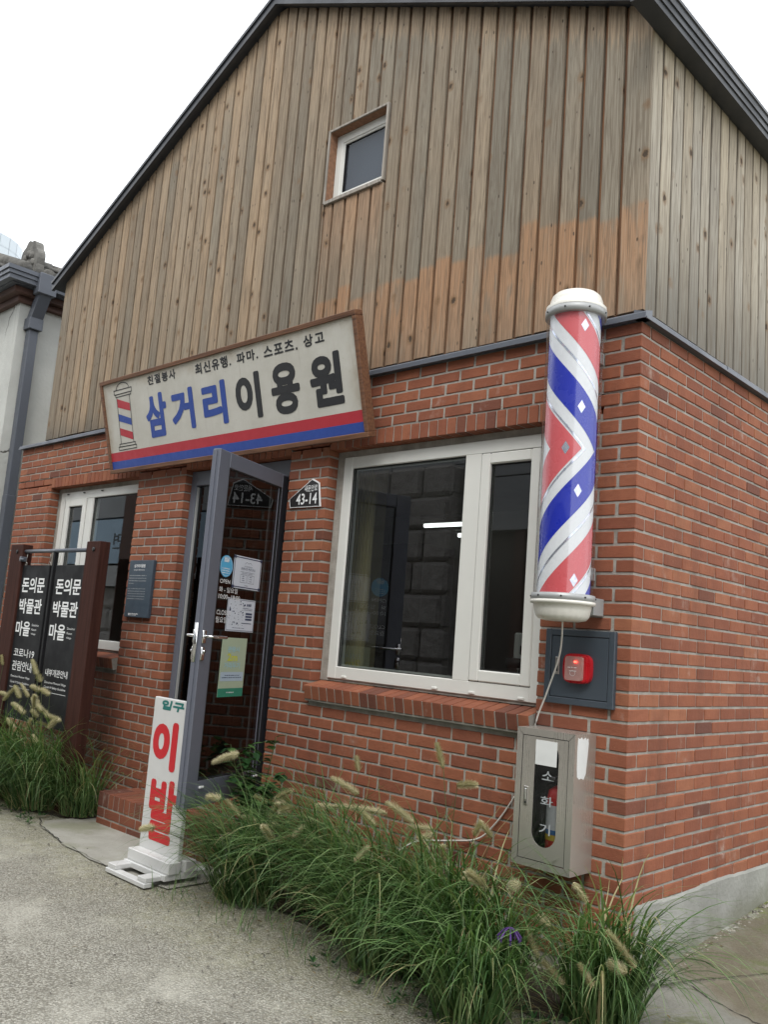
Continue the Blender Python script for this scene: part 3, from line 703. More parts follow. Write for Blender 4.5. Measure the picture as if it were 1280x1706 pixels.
# ---- windows -----------------------------------------------------------------
def frame_ring(b, x0, x1, z0, z1, w, y0, y1, c=.004, wb=None):
    wb = wb or w
    b.box(x0, x0 + w, y0, y1, z0, z1, c); b.box(x1 - w, x1, y0, y1, z0, z1, c)
    b.box(x0 + w - .0015, x1 - w + .0015, y0 + .0008, y1, z1 - w, z1 - .0005, c); b.box(x0 + w - .0015, x1 - w + .0015, y0 + .0008, y1, z0 + .0005, z0 + wb, c)
def gasket(b, x0, x1, z0, z1, y, w=.007):
    frame_ring(b, x0, x1, z0, z1, w, y, y + .006, 0)
def pane(parent, x0, x1, z0, z1, y, mat='window_glass'):
    b = mb(mat); b.quad((x0, y, z0), (x1, y, z0), (x1, y, z1), (x0, y, z1)); return b.build('pane', parent)
def sill_mesh(x0, x1):
    b = MB(); nb = round((x1 - x0) / .0668); w = (x1 - x0) / nb
    for i in range(nb):
        b.mat('brick'); b.t = random.uniform(.1, 1) if random.random() > .1 else .05
        X = Matrix.Translation((x0 + w * i, -.036, 1.018)) @ Matrix.Rotation(rad(13), 4, 'X')
        b.box(.0045, w - .0045, 0, .15, 0, .083, .003, X)
    b.mat('mortar'); b.t = .5; X = Matrix.Translation((0, -.031, 1.020)) @ Matrix.Rotation(rad(13), 4, 'X'); b.box(x0 + .002, x1 - .002, 0, .15, -.012, .077, 0, X)
    b.box(x0 + .001, x1 - .001, .003, .03, .988, 1.02)
    return b
# big right-hand window: fixed light + tilt sash
fx0, fx1, fz0, fz1, fy = -2.052, -.505, 1.150, 2.522, .070
b = mb('mortar'); frame_ring(b, -2.122, -.492, 1.135, 2.5625, .09, .082, .15, 0); 
b.build('window_joint', shop)
b = mb('pvc'); frame_ring(b, fx0, fx1, fz0, fz1, .074, fy, .14)
b.box(-1.076, -.963, fy + .001, .139, fz0 + .07, fz1 - .07, .004)
wbig = b.build('window', shop)
b = mb('pvc'); frame_ring(b, -.961, -.577, 1.226, 2.446, .060, fy - .006, .11, .006); b.build('sash', wbig)
b = mb('gasket'); gasket(b, -1.979, -1.075, 1.221, 2.449, fy + .014); gasket(b, -.902, -.636, 1.285, 2.387, fy + .014); frame_ring(b, -.9635, -.5785, 1.2235, 2.4485, .006, fy + .002, fy + .006, 0)
b.mat('pvc'); frame_ring(b, -1.973, -1.081, 1.227, 2.443, .012, fy + .03, .10, .002)
b.build('glazing_bead', wbig)
pane(wbig, -1.975, -1.078, 1.224, 2.446, fy + .024); pane(wbig, -.898, -.640, 1.288, 2.384, fy + .024)
for x in (-1.90, -1.19, -.935, -.625):
    b = mb('pvc'); b.box(x - .019, x + .019, fy - .010, fy + .002, 1.158, 1.174, .004); b.build('drain_cap', wbig)
sill_mesh(-2.123, -.492).build('sill', wbig)
# left window: sash on the left + fixed light
b = mb('mortar'); frame_ring(b, -5.928, -4.392, 1.135, 2.5625, .09, .092, .15, 0); b.build('window_joint', shop)
b = mb('pvc'); frame_ring(b, -5.86, -4.402, 1.15, 2.524, .075, .08, .15); b.box(-5.365, -5.25, .081, .149, 1.22, 2.45, .004)
wl = b.build('window', shop)
b = mb('pvc'); frame_ring(b, -5.755, -5.367, 1.226, 2.452, .066, .074, .12, .006); b.build('sash', wl)
b = mb('gasket'); gasket(b, -5.69, -5.432, 1.291, 2.387, .094); gasket(b, -5.251, -4.476, 1.224, 2.45, .094); frame_ring(b, -5.7575, -5.3645, 1.2235, 2.4545, .006, .082, .086, 0); b.build('glazing_bead', wl)
pane(wl, -5.686, -5.436, 1.294, 2.384, .104); pane(wl, -5.247, -4.48, 1.227, 2.447, .104)
for x in (-5.72, -5.42, -5.1): b = mb('gasket'); b.box(x - .012, x + .012, .066, .078, 2.497, 2.506, .002); b.build('clip', wl)
sill_mesh(-5.928, -4.392).build('sill', wl)
# small gable window
b = mb('pvc'); ux0, ux1, uz0, uz1 = UW[0] + .016, UW[1] - .016, UW[2] + .016, UW[3] - .016
frame_ring(b, ux0, ux1, uz0, uz1, .062, .058, .10, .004); frame_ring(b, ux0 + .061, ux1 - .061, uz0 + .061, uz1 - .061, .014, .066, .09, .003)
wu = b.build('window', shop)
b = mb('gasket'); frame_ring(b, ux0 + .074, ux1 - .074, uz0 + .074, uz1 - .074, .006, .074, .084, 0); b.build('glazing_bead', wu)
b = mb('screen_mesh'); b.quad((ux0 + .07, .095, uz0 + .07), (ux1 - .07, .095, uz0 + .07), (ux1 - .07, .095, uz1 - .07), (ux0 + .07, .095, uz1 - .07)); b.build('blind', wu)
pane(wu, ux0 + .076, ux1 - .076, uz0 + .076, uz1 - .076, .08, 'gable_glass')
b = MB(); b.mat('casing_wood')
th = .016
b.box(UW[0] - .001, UW[0] + th, -.014, .06, UW[2], UW[3], .002); b.box(UW[1] - th, UW[1] + .001, -.014, .06, UW[2], UW[3], .002)
b.box(UW[0] + th + .0005, UW[1] - th - .0005, -.013, .06, UW[3] - th, UW[3] + .001, .002); b.box(UW[0] + th + .0005, UW[1] - th - .0005, -.017, .06, UW[2] - .012, UW[2] + th - .002, .002)
b.mat('reveal_wood'); b.t = .5; b.box(UW[0] + th, UW[0] + th + .002, -.004, .059, UW[2] + th, UW[3] - th); b.box(UW[0] + th + .003, UW[1] - th - .003, -.004, .059, UW[3] - th - .002, UW[3] - th)
b.build('casing', wu)

# ---- entrance: frame, side light, threshold, open leaf ------------------------
b = mb('door_metal'); dy0, dy1 = .06, .12
b.box(-3.718, -3.655, dy0, dy1, .335, 2.555, .003); b.box(-2.565, -2.503, dy0, dy1, .335, 2.555, .003); b.box(-3.6545, -2.5655, dy0 + .0005, dy1, 2.445, 2.554, .003)
b.box(-3.40, -3.345, dy0 + .0005, dy1, .40, 2.4445, .003); b.box(-3.6545, -3.4005, dy0 + .001, dy1, .335, .43, .003); b.box(-3.344, -2.566, dy0 + .02, dy1, .335, .362, .002)
dfm = b.build('door_frame', shop)
pane(dfm, -3.654, -3.40, .43, 2.444, .09, 'door_glass')
b = mb('pvc_shade'); b.box(-3.655, -3.646, dy0 + .012, dy1 - .004, .44, 2.435); b.build('glazing_bead', dfm)
b = mb('ink_grey'); text(b, 'OP', -3.47, 1.42, -3.43, 1.44, (0, .0885, 0)); b.build('lettering', dfm)
# threshold course
b = MB()
nb = 18; w = 1.33 / nb
for i in range(nb):
    b.mat('brick'); b.t = random.uniform(.1, .8); b.box(-3.79 + w * i + .004, -3.79 + w * (i + 1) - .004, -.045, .058, .222, .330, .003)
b.mat('mortar'); b.box(-3.787, -2.463, -.040, .06, .10, .326); b.build('threshold', shop)

hx, hy = -2.54, .05; fxp, fyp = -2.25, -.72
ang = math.atan2(hy - fyp, hx - fxp)          # local x from the free edge to the hinge
leafE = thing('entrance', 'x', 'x')            # temporary frame for the leaf
bpy.data.objects.remove(leafE)
MD = Matrix.Translation((fxp, fyp, .42)) @ Matrix.Rotation(ang, 4, 'Z')   # local: x to hinge, -y outwards (seen side), z up
def dput(b, name, parent):
    b.v = [tuple(MD @ Vector(q)) for q in b.v]; return b.build(name, parent)
DT, DB, DX0, DX1 = 2.010, -.022, -.022, .815
b = mb('door_metal')
b.box(DX0, .090, 0, .05, DB, DT, .003); b.box(.722, DX1, .0, .05, DB, DT, .003); b.box(.0895, .7225, .0006, .0495, 1.918, DT - .0006, .003); b.box(.0895, .7225, .0006, .0495, DB + .0006, .122, .003)
b.box(DX0 - .012, DX0 + .001, .022, .046, DB + .01, DT - .01, .002)
b.mat('door_dark'); b.box(.724, DX1 - .001, -.0012, .0, DB + .01, DT - .01)
door = dput(b, 'door', shop)
b = mb('gasket'); frame_ring(b, .0885, .7235, .1205, 1.9195, .008, .002, .009, 0); b.mat('pvc_shade'); b.box(.648, .672, .034, .046, .13, 1.91, .001); b.mat('door_metal'); b.box(.69, .70, .006, .03, .13, 1.91, .001); dput(b, 'glazing_bead', door)
b = mb('door_glass'); b.quad((.092, .0095, .124), (.72, .0095, .124), (.72, .0095, 1.916), (.092, .0095, 1.916)); dput(b, 'pane', door)
b = mb('chrome'); b.smooth = True
for sgn, y0 in ((-1, 0), (1, .05)):
    b.box(-.004 - .017, -.004 + .017, y0, y0 + sgn * .012, .885, .962, .005); b.box(-.004 - .017, -.004 + .017, y0, y0 + sgn * .012, .79, .868, .005)
    q = y0 + sgn * .055
    b.tube([(-.004, y0, .927), (-.004, q, .927), (.012, q + sgn * .004, .927), (.06, q, .926), (.15, q, .926), (.165, q - sgn * .008, .926)], [.009, .009, .0095, .010, .009, .008], 10)
    b.tube([(-.004, y0 + sgn * .01, .842), (-.004, y0 + sgn * .022, .842)], .009, 10)
b.box(DX0 - .0135, DX0 - .0125, .020, .044, .78, 1.0); dput(b, 'handle', door)
b = mb('gasket'); b.box(-.0065, -.0015, -.0225, -.0215, .835, .850); dput(b, 'keyhole', door)
b = mb('vinyl_white'); b.box(.10, .145, -.010, .001, .078, .092, .004); dput(b, 'drain_cap', door)
b = mb('vinyl_white'); b.box(.69, .735, -.010, .001, .078, .092, .004); dput(b, 'drain_cap', door)
b = mb('steel'); b.box(.80, .835, -.006, .018, 1.76, 1.80, .003); dput(b, 'hinge', door)
b = mb('steel'); b.box(.80, .835, -.006, .018, .25, .33, .003); dput(b, 'hinge', door)
O = (0, .0042, 0); b = mb('ink_white')
text(b, 'OPEN', .113, 1.240, .222, 1.264, O); text(b, '화 - 일요일', .112, 1.188, .312, 1.219, O); text(b, '10:00~19:00', .113, 1.150, .345, 1.176, O)
dput(b, 'lettering', door); b = mb('ink_white'); text(b, 'CLOSED', .110, 1.057, .262, 1.083, O); text(b, '월요일', .107, 1.010, .226, 1.044, O); dput(b, 'lettering', door)

# things stuck to the door glass
def dthing(name, label, cat, cx, cz, group=None):
    p_ = MD @ Vector((cx, .016, cz)); e = thing(name, label, cat, p_, (0, 0, ang), group); return e
def dsheet(e, b, name): b.v = [tuple(MD @ Vector(q)) for q in b.v]; return b.build(name, e)
e = dthing('round_sticker', 'round bright blue sticker on the glass of the open door', 'sticker', .168, 1.34)
b = mb('sticker_blue'); b.prism([(.168 + .068 * cos(a * pi / 20), 1.342 + .064 * sin(a * pi / 20)) for a in range(40)], 'y', .0062, .0074); dsheet(e, b, 'disc')
b = mb('ink_white'); O = (0, .0056, 0)
for i in range(4): scribble(b, .14, .20, 1.385 - i * .0062, .011, O)
for i in range(3): scribble(b, .125, .215, 1.325 - i * .013, .007, O)
b.add([Vector((.168 + .062 * cos(a * pi / 20), .0056, 1.342 + .058 * sin(a * pi / 20))) for a in range(40)] + [Vector((.168 + .0605 * cos(a * pi / 20), .0056, 1.342 + .0565 * sin(a * pi / 20))) for a in range(40)], [(a, (a + 1) % 40, (a + 1) % 40 + 40, a + 40) for a in range(40)]); dsheet(e, b, 'print')
e = dthing('paper_notice', 'upper white notice with a navy border on the door glass', 'notice', .405, 1.32, 'paper notices on the door')
b = mb('paper_white'); b.box(.247, .564, .0062, .0072, 1.224, 1.420); dsheet(e, b, 'sheet')
b = mb('ink_navy'); O = (0, .0056, 0); line(b, [(.256, 1.233), (.555, 1.233), (.555, 1.411), (.256, 1.411)], .006, O, closed=True)
for x_, y_ in ((.256, 1.233), (.555, 1.233), (.555, 1.411), (.256, 1.411)): rect(b, x_ - .012, y_ - .008, x_ + .012, y_ + .008, O)
text(b, '돈의문박물관마을', .365, 1.358, .455, 1.366, O); text(b, '운영시간 변경 안내', .33, 1.338, .49, 1.354, O, bold=.012)
scribble(b, .325, .49, 1.325, .004, O); scribble(b, .34, .475, 1.317, .004, O)
line(b, [(.37, 1.376), (.39, 1.388), (.41, 1.380), (.43, 1.388), (.45, 1.376)], .002, O)
for x_ in (.33, .415): line(b, [(x_, 1.262), (x_ + .072, 1.262), (x_ + .072, 1.310), (x_, 1.310)], .002, O, closed=True); [scribble(b, x_ + .02, x_ + .052, 1.272 + .013 * i, .006, O) for i in range(3)]
scribble(b, .385, .43, 1.243, .005, O); dsheet(e, b, 'print')
e = dthing('paper_notice', 'lower white notice with a dotted map on the door glass', 'notice', .38, 1.06, 'paper notices on the door')
b = mb('paper_white'); b.box(.222, .534, .0062, .0072, .966, 1.162); dsheet(e, b, 'sheet')
b = mb('ink_navy'); line(b, [(.228, .972), (.528, .972), (.528, 1.156), (.228, 1.156)], .003, O, closed=True)
for i in range(70):
    x_, y_ = random.uniform(.24, .40), random.uniform(.995, 1.145); s_ = random.choice((.002, .003, .004, .007)); rect(b, x_, y_, x_ + s_ * 1.4, y_ + s_, O)
rect(b, .245, 1.085, .262, 1.1, O); scribble(b, .405, .505, 1.122, .017, O); scribble(b, .39, .505, 1.106, .005, O); scribble(b, .40, .505, 1.097, .005, O)
for i in range(3): rect(b, .43, 1.070 - i * .017, .505, 1.082 - i * .017, O)
rect(b, .39, 1.015, .505, 1.02, O); scribble(b, .29, .43, .985, .005, O); dsheet(e, b, 'print')
e = dthing('door_poster', 'tall pale green distancing poster under the door handle', 'poster', .345, .75)
b = mb('poster_green'); b.box(.206, .480, .0062, .0072, .580, .927); b.mat('poster_pale'); rect(b, .218, .672, .468, .725, O); b.mat('poster_dark'); rect(b, .206, .580, .480, .630, O); dsheet(e, b, 'sheet')
O2 = (0, .0050, 0); b = mb('poster_cyan'); text(b, '관람시', .27, .842, .40, .876, O2, bold=.02); text(b, '거리두기', .245, .745, .42, .782, O2, bold=.02); dsheet(e, b, 'print'); b = mb('poster_yellow'); text(b, '2m', .275, .790, .385, .834, O2, bold=.03)
dsheet(e, b, 'print'); b = mb('ink_navy'); scribble(b, .265, .425, .703, .006, O2); scribble(b, .235, .45, .690, .006, O2); b.mat('ink_white'); scribble(b, .30, .38, .602, .008, O2); dsheet(e, b, 'print')

# ---- interior ------------------------------------------------------------------
b = mb('room_wall'); rx0, rx1, ry0, ry1 = -6.44, -.2, .2, 3.6
b.quad((rx0, ry1, .3), (rx1, ry1, .3), (rx1, ry1, 2.8), (rx0, ry1, 2.8)); b.quad((rx0, ry0, 2.8), (rx1, ry0, 2.8), (rx1, ry1, 2.8), (rx0, ry1, 2.8))
b.quad((rx1, ry0, .3), (rx1, ry1, .3), (rx1, ry1, 2.8), (rx1, ry0, 2.8)); b.quad((rx0, ry0, .3), (rx0, ry1, .3), (rx0, ry1, 2.8), (rx0, ry0, 2.8))
b.mat('room_yellow'); b.box(-2.47, -2.36, .195, .80, .33, 2.79)
for i in range(9): b.box(-2.115 + i * .0155, -2.100 + i * .0155, .27 + .012 * (i % 2), .30 + .012 * (i % 2), .9, 2.62)
b.mat('room_dark'); b.box(-2.3, -.25, 3.2, 3.55, .33, 2.3); b.box(-5.9, -3.9, 3.0, 3.5, .33, 2.4); b.box(-4.35, -4.22, .9, 1.05, .33, 2.79)
for z_ in (1.0, 1.4, 1.8): b.box(-2.3, -.25, 3.0, 3.19, z_, z_ + .03)
b.build('interior', shop)
b = mb('room_floor'); b.quad((WX0 + .2, .15, .334), (-.2, .15, .334), (-.2, 3.6, .334), (WX0 + .2, 3.6, .334)); b.build('interior_floor', shop)
for x_, y_, zl_, hl_ in ((-3.66, 3.0, 2.58, .25), (-3.37, 3.0, 2.47, .09)):
    e = thing('hanging_lamp', 'lit white tube lamp hanging inside the shop behind the large window' if hl_ > .2 else 'short lit lamp inside the shop beside the middle bar of the large window', 'lamp', (x_, y_, zl_), (0, 0, 0), 'lamps inside the shop')
    b = mb('appliance'); b.box(x_ - hl_ - .02, x_ + hl_ + .02, y_ - .04, y_ + .04, zl_ + .018, zl_ + .05, .004); b.build('housing', e); b = mb('rubber'); b.tube([(x_, y_, zl_ + .05), (x_, y_, 2.8)], .006, 6); b.build('rod', e)
    b = mb('lamp_tube'); b.tube([(x_ - hl_, y_, zl_), (x_ + hl_, y_, zl_)], .02, 10); b.build('tube', e)
e = thing('work_counter', 'dark counter inside below the narrow window sash', 'counter', (-.95, .45, .334))
b = mb('room_dark'); b.box(-1.6, -.35, .22, .62, 1.16, 1.20, .004); b.box(-1.58, -.37, .24, .6, .334, 1.16); b.build('cabinet', e)
e = thing('hair_dryer_box', 'small white wall box with a black hair dryer on the counter', 'appliance', (-.86, .42, 1.2))
b = mb('appliance'); b.box(-.95, -.78, .44, .52, 1.202, 1.50, .01); b.build('housing', e)
b = mb('rubber'); b.box(-.90, -.84, .432, .441, 1.38, 1.43, .004); b.tube([(-.90, .38, 1.22), (-.89, .37, 1.30), (-.87, .38, 1.33)], [.02, .022, .03], 10); b.tube([(-.93, .37, 1.33), (-.83, .39, 1.335)], [.03, .024], 12); b.tube([(-.86, .41, 1.4), (-.83, .36, 1.34), (-.85, .35, 1.24), (-.8, .36, 1.21)], .006, 6); b.build('dryer', e)

# ================================================================== STEP
b = MB(); nb = 21; sx0, sx1 = -3.825, -2.40; w = (sx1 - sx0) / nb
for i in range(nb):
    b.mat('brick'); b.t = random.uniform(.0, .5); b.box(sx0 + w * i + .0045, sx0 + w * (i + 1) - .0045, -.352, -.15, .118, .213, .003); b.t = random.uniform(0, .5); b.box(sx0 + w * i + .0045, sx0 + w * (i + 1) - .0045, -.142, -.046, .118, .2125, .003)
for r, z0 in enumerate((.049, -.02)):
    x = sx0 + (.0 if r else -.1)
    while x < sx1 - .01: b.t = random.uniform(.0, .5); b.box(max(x, sx0) + .005, min(x + .2, sx1) - .005, -.3515, -.25, z0, z0 + .058, .003); x += .2
    b.t = .2; b.box(sx0 + .001, sx0 + .09, -.245, -.045, z0, z0 + .057, .003)
b.mat('mortar'); b.t = .5; b.box(sx0 + .004, sx1 - .004, -.347, -.04, -.02, .208)
tag(b.build('brick_step'), 'low brick step laid on edge below the shop door', 'step')

# ================================================================== MAIN SIGN
sg = thing('shop_sign', 'long cream barber signboard in a brown wooden frame tilted over the entrance', 'sign', (-4.65, -.10, 2.58), (rad(105.42), 0, 0))
SW, SH, FW = 2.98, .752, .032
b = mb('sign_cream'); b.box(.01, SW - .01, .01, SH - .01, -.045, 0); b.build('board', sg, True)
b = mb('sign_wood'); b.box(0, SW, SH - FW, SH, -.055, .014, .003); b.box(0, SW, 0, FW, -.055, .014, .003); b.box(.0, FW, FW + .0005, SH - FW - .0005, -.055, .0135, .003); b.box(SW - FW, SW, FW + .0005, SH - FW - .0005, -.055, .0135, .003)
b.build('frame', sg, True)
LX = dict(ux=(1, 0, 0), uy=(0, 1, 0))
b = mb('ink_red'); rect(b, FW, .095, SW - FW, .166, (0, 0, .0012), **LX); b.mat('ink_blue'); rect(b, FW, FW, SW - FW, .095, (0, 0, .0014), **LX); b.build('stripes', sg, True)
b = mb('ink_black'); T = lambda s_, a, c, d, e_, **k: text(b, s_, a, c, d, e_, (0, 0, .0012), **LX, **k)
T('친절봉사', .696, .628, 1.075, .70, sp=1.25, stamp=.0028); T('최신유행.', 1.325, .612, 1.745, .692, sp=1.2, stamp=.0028); T('파마.', 1.812, .612, 2.04, .686, sp=1.25, stamp=.0028); T('스포츠.', 2.10, .608, 2.435, .684, sp=1.2, stamp=.0028); T('상고', 2.495, .606, 2.685, .682, sp=1.3, stamp=.0028)
for s_, a, c, d, e_ in (('이', 1.755, .232, 2.025, .540), ('용', 2.135, .220, 2.415, .550), ('원', 2.515, .222, 2.805, .545)): T(s_, a, c, d, e_, bold=.012, stamp=.0105)
b.mat('ink_blue')
for s_, a, c, d, e_ in (('삼', .618, .230, .905, .560), ('거', .968, .245, 1.258, .545), ('리', 1.367, .235, 1.648, .540)): T(s_, a, c, d, e_, bold=.012, stamp=.0105)
b.build('lettering', sg, True)
b = mb('ink_black'); lw = .007; K = dict(O=(0, 0, .0016), ux=(1, 0, 0), uy=(0, 1, 0))
line(b, [(.325 + .095 * cos(a), .655 + .052 * sin(a)) for a in [i * pi / 14 for i in range(15)]], lw, **K)
line(b, [(.19, .655), (.456, .655), (.452, .622), (.194, .622)], lw, closed=True, **K); line(b, [(.205, .622), (.44, .622), (.436, .602), (.21, .602)], lw, closed=True, **K)
line(b, [(.222, .602), (.208, .228)], lw, **K); line(b, [(.414, .602), (.397, .228)], lw, **K)
line(b, [(.182, .228), (.418, .228), (.42, .206), (.18, .206)], lw, closed=True, **K); line(b, [(.166, .206), (.432, .206), (.428, .180), (.166, .180)], lw, closed=True, **K)
b.mat('ink_red'); K['O'] = (0, 0, .0013); poly(b, [(.218, .522), (.401, .474), (.404, .534), (.220, .590)], **K); poly(b, [(.211, .299), (.396, .246), (.397, .306), (.213, .357)], **K)
b.mat('ink_blue'); poly(b, [(.215, .412), (.398, .361), (.399, .414), (.217, .470)], **K); b.build('pole_picture', sg, True)
for x_ in (.5, 1.5, 2.5): b = mb('steel'); b.box(x_ - .02, x_ + .02, .05, .1, -.10, -.055); b.build('bracket', sg, True)

# ================================================================== BARBER POLE
px, py = -.243, -.196
pole = thing('barber_pole', 'tall red white and blue barber pole under clear acrylic on the brick wall', 'barber pole', (px, py, 1.548))
zt, zb = 3.005, 1.652; zm = (zt + zb) / 2
b = mb('vinyl_white'); b.lathe([(.1195, zb), (.1195, zt)], px, py, 64); b.build('drum', pole)
def stripes(mat, name, s0, s1, rad_, m=1.15, per=.625, u0=.0):
    b = mb(mat); R = .120; K = 128; H = (zt - zb) / 2; b.smooth = True
    for rep in (-2, -1, 0, 1, 2):
        for up in (1, -1):
            for i in range(K):
                ua, ub = -pi * R + 2 * pi * R * i / K, -pi * R + 2 * pi * R * (i + 1) / K
                q = []
                for u in (ua, ub):
                    lo, hi = s0 + rep * per - m * (u - u0), s1 + rep * per - m * (u - u0); q.append((u, min(H, max(0, lo)), min(H, max(0, hi))))
                if q[0][2] - q[0][1] < 1e-5 and q[1][2] - q[1][1] < 1e-5: continue
                vs = []
                for u, lo, hi in q:
                    a = VA + u / R
                    vs += [(px + rad_ * cos(a), py + rad_ * sin(a), zm + up * lo), (px + rad_ * cos(a), py + rad_ * sin(a), zm + up * hi)]
                b.add(vs, [(0, 2, 3, 1)] if up > 0 else [(1, 3, 2, 0)])
    return b.build(name, pole)
VA = math.atan2(CP.y - py, CP.x - px)       # side of the drum that faces the lane
stripes('vinyl_red', 'red_stripe', -.115, .062, .1204); stripes('vinyl_blue', 'blue_stripe', .158, .338, .1204)
stripes('holo_silver', 'silver_line', .420, .434, .1205); stripes('holo_silver', 'silver_line', .074, .086, .1205)
b = mb('holo_silver')
def diamond(u, z, w, h, rr=.1212):
    vs = [(px + rr * cos(VA + uu / .1206), py + rr * sin(VA + uu / .1206), zz) for uu, zz in ((u - w, z), (u, z - h), (u + w, z), (u, z + h), (u, z))]; b.add(vs, [(0, 1, 4), (1, 2, 4), (2, 3, 4), (3, 0, 4)])
for u, z in ((.045, zm + .585), (.045, zm + .195), (-.02, zm), (.045, zm - .195), (.045, zm - .60)): diamond(u, z, .019, .031)
for s_ in (1, -1):
    for i in range(4): u = -.05 + .03 * i; diamond(u, zm + s_ * (.080 - 1.15 * u), .006, .008, .1214) if (.080 - 1.15 * u) > 0 else None
diamond(.062, zm + .0, .010, .016); b.build('silver_diamonds', pole)
b = mb('acrylic'); b.lathe([(.134, zb), (.134, zt)], px, py, 64); b.f = b.f[:-2]; b.mi = b.mi[:-2]; b.tone = b.tone[:-2]; b.hash = b.hash[:-2]; b.sm = b.sm[:-2]; b.v = b.v[:128]; b.build('acrylic_tube', pole)
b = mb('pole_cap'); b.lathe([(.141, 3.016), (.142, 3.030), (.134, 3.036), (.126, 3.040), (.124, 3.062), (.116, 3.084), (.102, 3.098), (.08, 3.107), (.04, 3.112), (.002, 3.113)], px, py, 56); b.build('top_cap', pole)
b = mb('pole_band'); b.lathe([(.135, 2.978), (.144, 2.979), (.145, 3.013), (.135, 3.017)], px, py, 56)
for i in range(8): a = i * pi / 4 + .2; b.mat('gasket'); b.tube([(px + .139 * cos(a), py + .139 * sin(a), 2.996), (px + .149 * cos(a), py + .149 * sin(a), 2.996)], .004, 8)
b.build('top_band', pole)
b = mb('pole_band'); b.lathe([(.135, 1.640), (.145, 1.641), (.144, 1.668), (.135, 1.670)], px, py, 56)
for i in range(8): a = i * pi / 4 + .5; b.mat('gasket'); b.tube([(px + .139 * cos(a), py + .139 * sin(a), 1.656), (px + .149 * cos(a), py + .149 * sin(a), 1.655)], .004, 8)
b.build('bottom_band', pole)
b = mb('pole_cap'); b.lathe([(.02, 1.548), (.08, 1.549), (.108, 1.556), (.121, 1.572), (.127, 1.598), (.131, 1.622), (.147, 1.624), (.147, 1.639), (.125, 1.6395)], px, py, 96, flute=lambda j, r: 1 - (.010 if (j % 4 == 0 and .07 < r < .13) else 0)); b.build('bottom_cap', pole)
b = mb('pole_band'); b.box(px - .05, px + .05, -.085, -.0015, 2.80, 2.86, .003); b.build('wall_bracket', pole); b = mb('pole_band'); b.box(px - .05, px + .05, -.085, -.0015, 1.75, 1.81, .003); b.build('wall_bracket', pole); b = mb('pole_band'); b.box(px + .06, px + .10, -.09, -.0015, 1.585, 1.665, .003); b.build('wall_bracket', pole)

# ================================================================== FIRE ALARM BOX
fx, fz = -.434, 1.17
fb = thing('fire_alarm_box', 'dark grey flush alarm cabinet with a red call point on the brick corner', 'alarm box', (fx, 0, fz))
b = mb('box_blue'); frame_ring(b, fx, fx + .368, fz, fz + .349, .031, -.026, .0, .003); b.box(fx + .02, fx + .35, -.012, 0, fz + .02, fz + .33); b.build('frame', fb)
b = mb('box_blue'); b.box(fx + .034, fx + .334, -.023, -.0125, fz + .0335, fz + .3155, .002); dd = b.build('door', fb)
b = mb('steel'); b.box(fx + .058, fx + .082, -.0265, -.0225, fz + .136, fz + .217, .002); b.mat('gasket'); b.box(fx + .066, fx + .074, -.0275, -.0262, fz + .15, fz + .19); b.build('latch', dd)
def rrect(x0, x1, z0, z1, r, k=6):
    out = []
    for cx, cz, a0 in ((x1 - r, z1 - r, 0), (x0 + r, z1 - r, pi / 2), (x0 + r, z0 + r, pi), (x1 - r, z0 + r, 3 * pi / 2)):
        for i in range(k + 1): a = a0 + pi / 2 * i / k; out.append((cx + r * cos(a), cz + r * sin(a)))
    return out
b = mb('red_plastic'); cx, cz = fx + .188, fz + .170
b.prism([(cx + .073 * math.copysign(abs(cos(a)) ** .55, cos(a)), cz + .068 * math.copysign(abs(sin(a)) ** .55, sin(a))) for a in [i * pi / 24 for i in range(48)]], 'y', -.048, -.0225)
b.prism(rrect(cx - .055, cx + .058, cz - .06, cz + .06, .016), 'y', -.058, -.0475); cp = b.build('call_point', fb)
b = mb('cover_clear'); b.prism(rrect(cx - .047, cx + .044, cz - .055, cz + .055, .014), 'y', -.074, -.0585); b.build('cover', cp)
b = mb('led'); b.tube([(cx + .006, -.0585, cz + .030), (cx + .006, -.0765, cz + .030)], .0045, 10); b.build('lamp', cp)
b = mb('ink_white'); scribble(b, cx - .03, cx + .02, cz + .002, .005, (0, -.0747, 0)); line(b, [(cx - .004 + .014 * cos(a), cz - .022 + .012 * sin(a)) for a in [i * pi / 8 for i in range(16)]], .002, (0, -.0747, 0), closed=True); line(b, [(cx - .02, cz - .012), (cx + .014, cz - .012)], .003, (0, -.0747, 0)); b.build('print', cp)

# ================================================================== EXTINGUISHER CABINET
ex, ez, ey = -.462, .452, -.18
cab = thing('extinguisher_cabinet', 'brushed steel wall cabinet with an oval window for a fire extinguisher', 'cabinet', (ex, 0, ez))
W_, H_ = .306, .603
b = mb('brushed_steel'); t_ = .0015
b.box(ex, ex + W_, ey + .002, 0, ez + H_ - t_, ez + H_); b.box(ex, ex + W_, ey + .002, 0, ez, ez + t_); b.box(ex, ex + t_, ey + .002, 0, ez + t_, ez + H_ - t_); b.box(ex + W_ - t_, ex + W_, ey + .002, 0, ez + t_, ez + H_ - t_); b.box(ex + t_, ex + W_ - t_, -.003, -.0015, ez + t_, ez + H_ - t_)
# mitred front frame
i0 = .0305
for P in (((0, 0), (W_, 0), (W_ - i0, i0), (i0, i0)), ((W_, 0), (W_, H_), (W_ - i0, H_ - i0), (W_ - i0, i0)), ((W_, H_), (0, H_), (i0, H_ - i0), (W_ - i0, H_ - i0)), ((0, H_), (0, 0), (i0, i0), (i0, H_ - i0))):
    cxp = sum(p[0] for p in P) / 4; czp = sum(p[1] for p in P) / 4
    b.prism([(ex + p[0] + (cxp - p[0]) * .006, ez + p[1] + (czp - p[1]) * .006) for p in P], 'y', ey, ey + .0018)
b.build('body', cab)
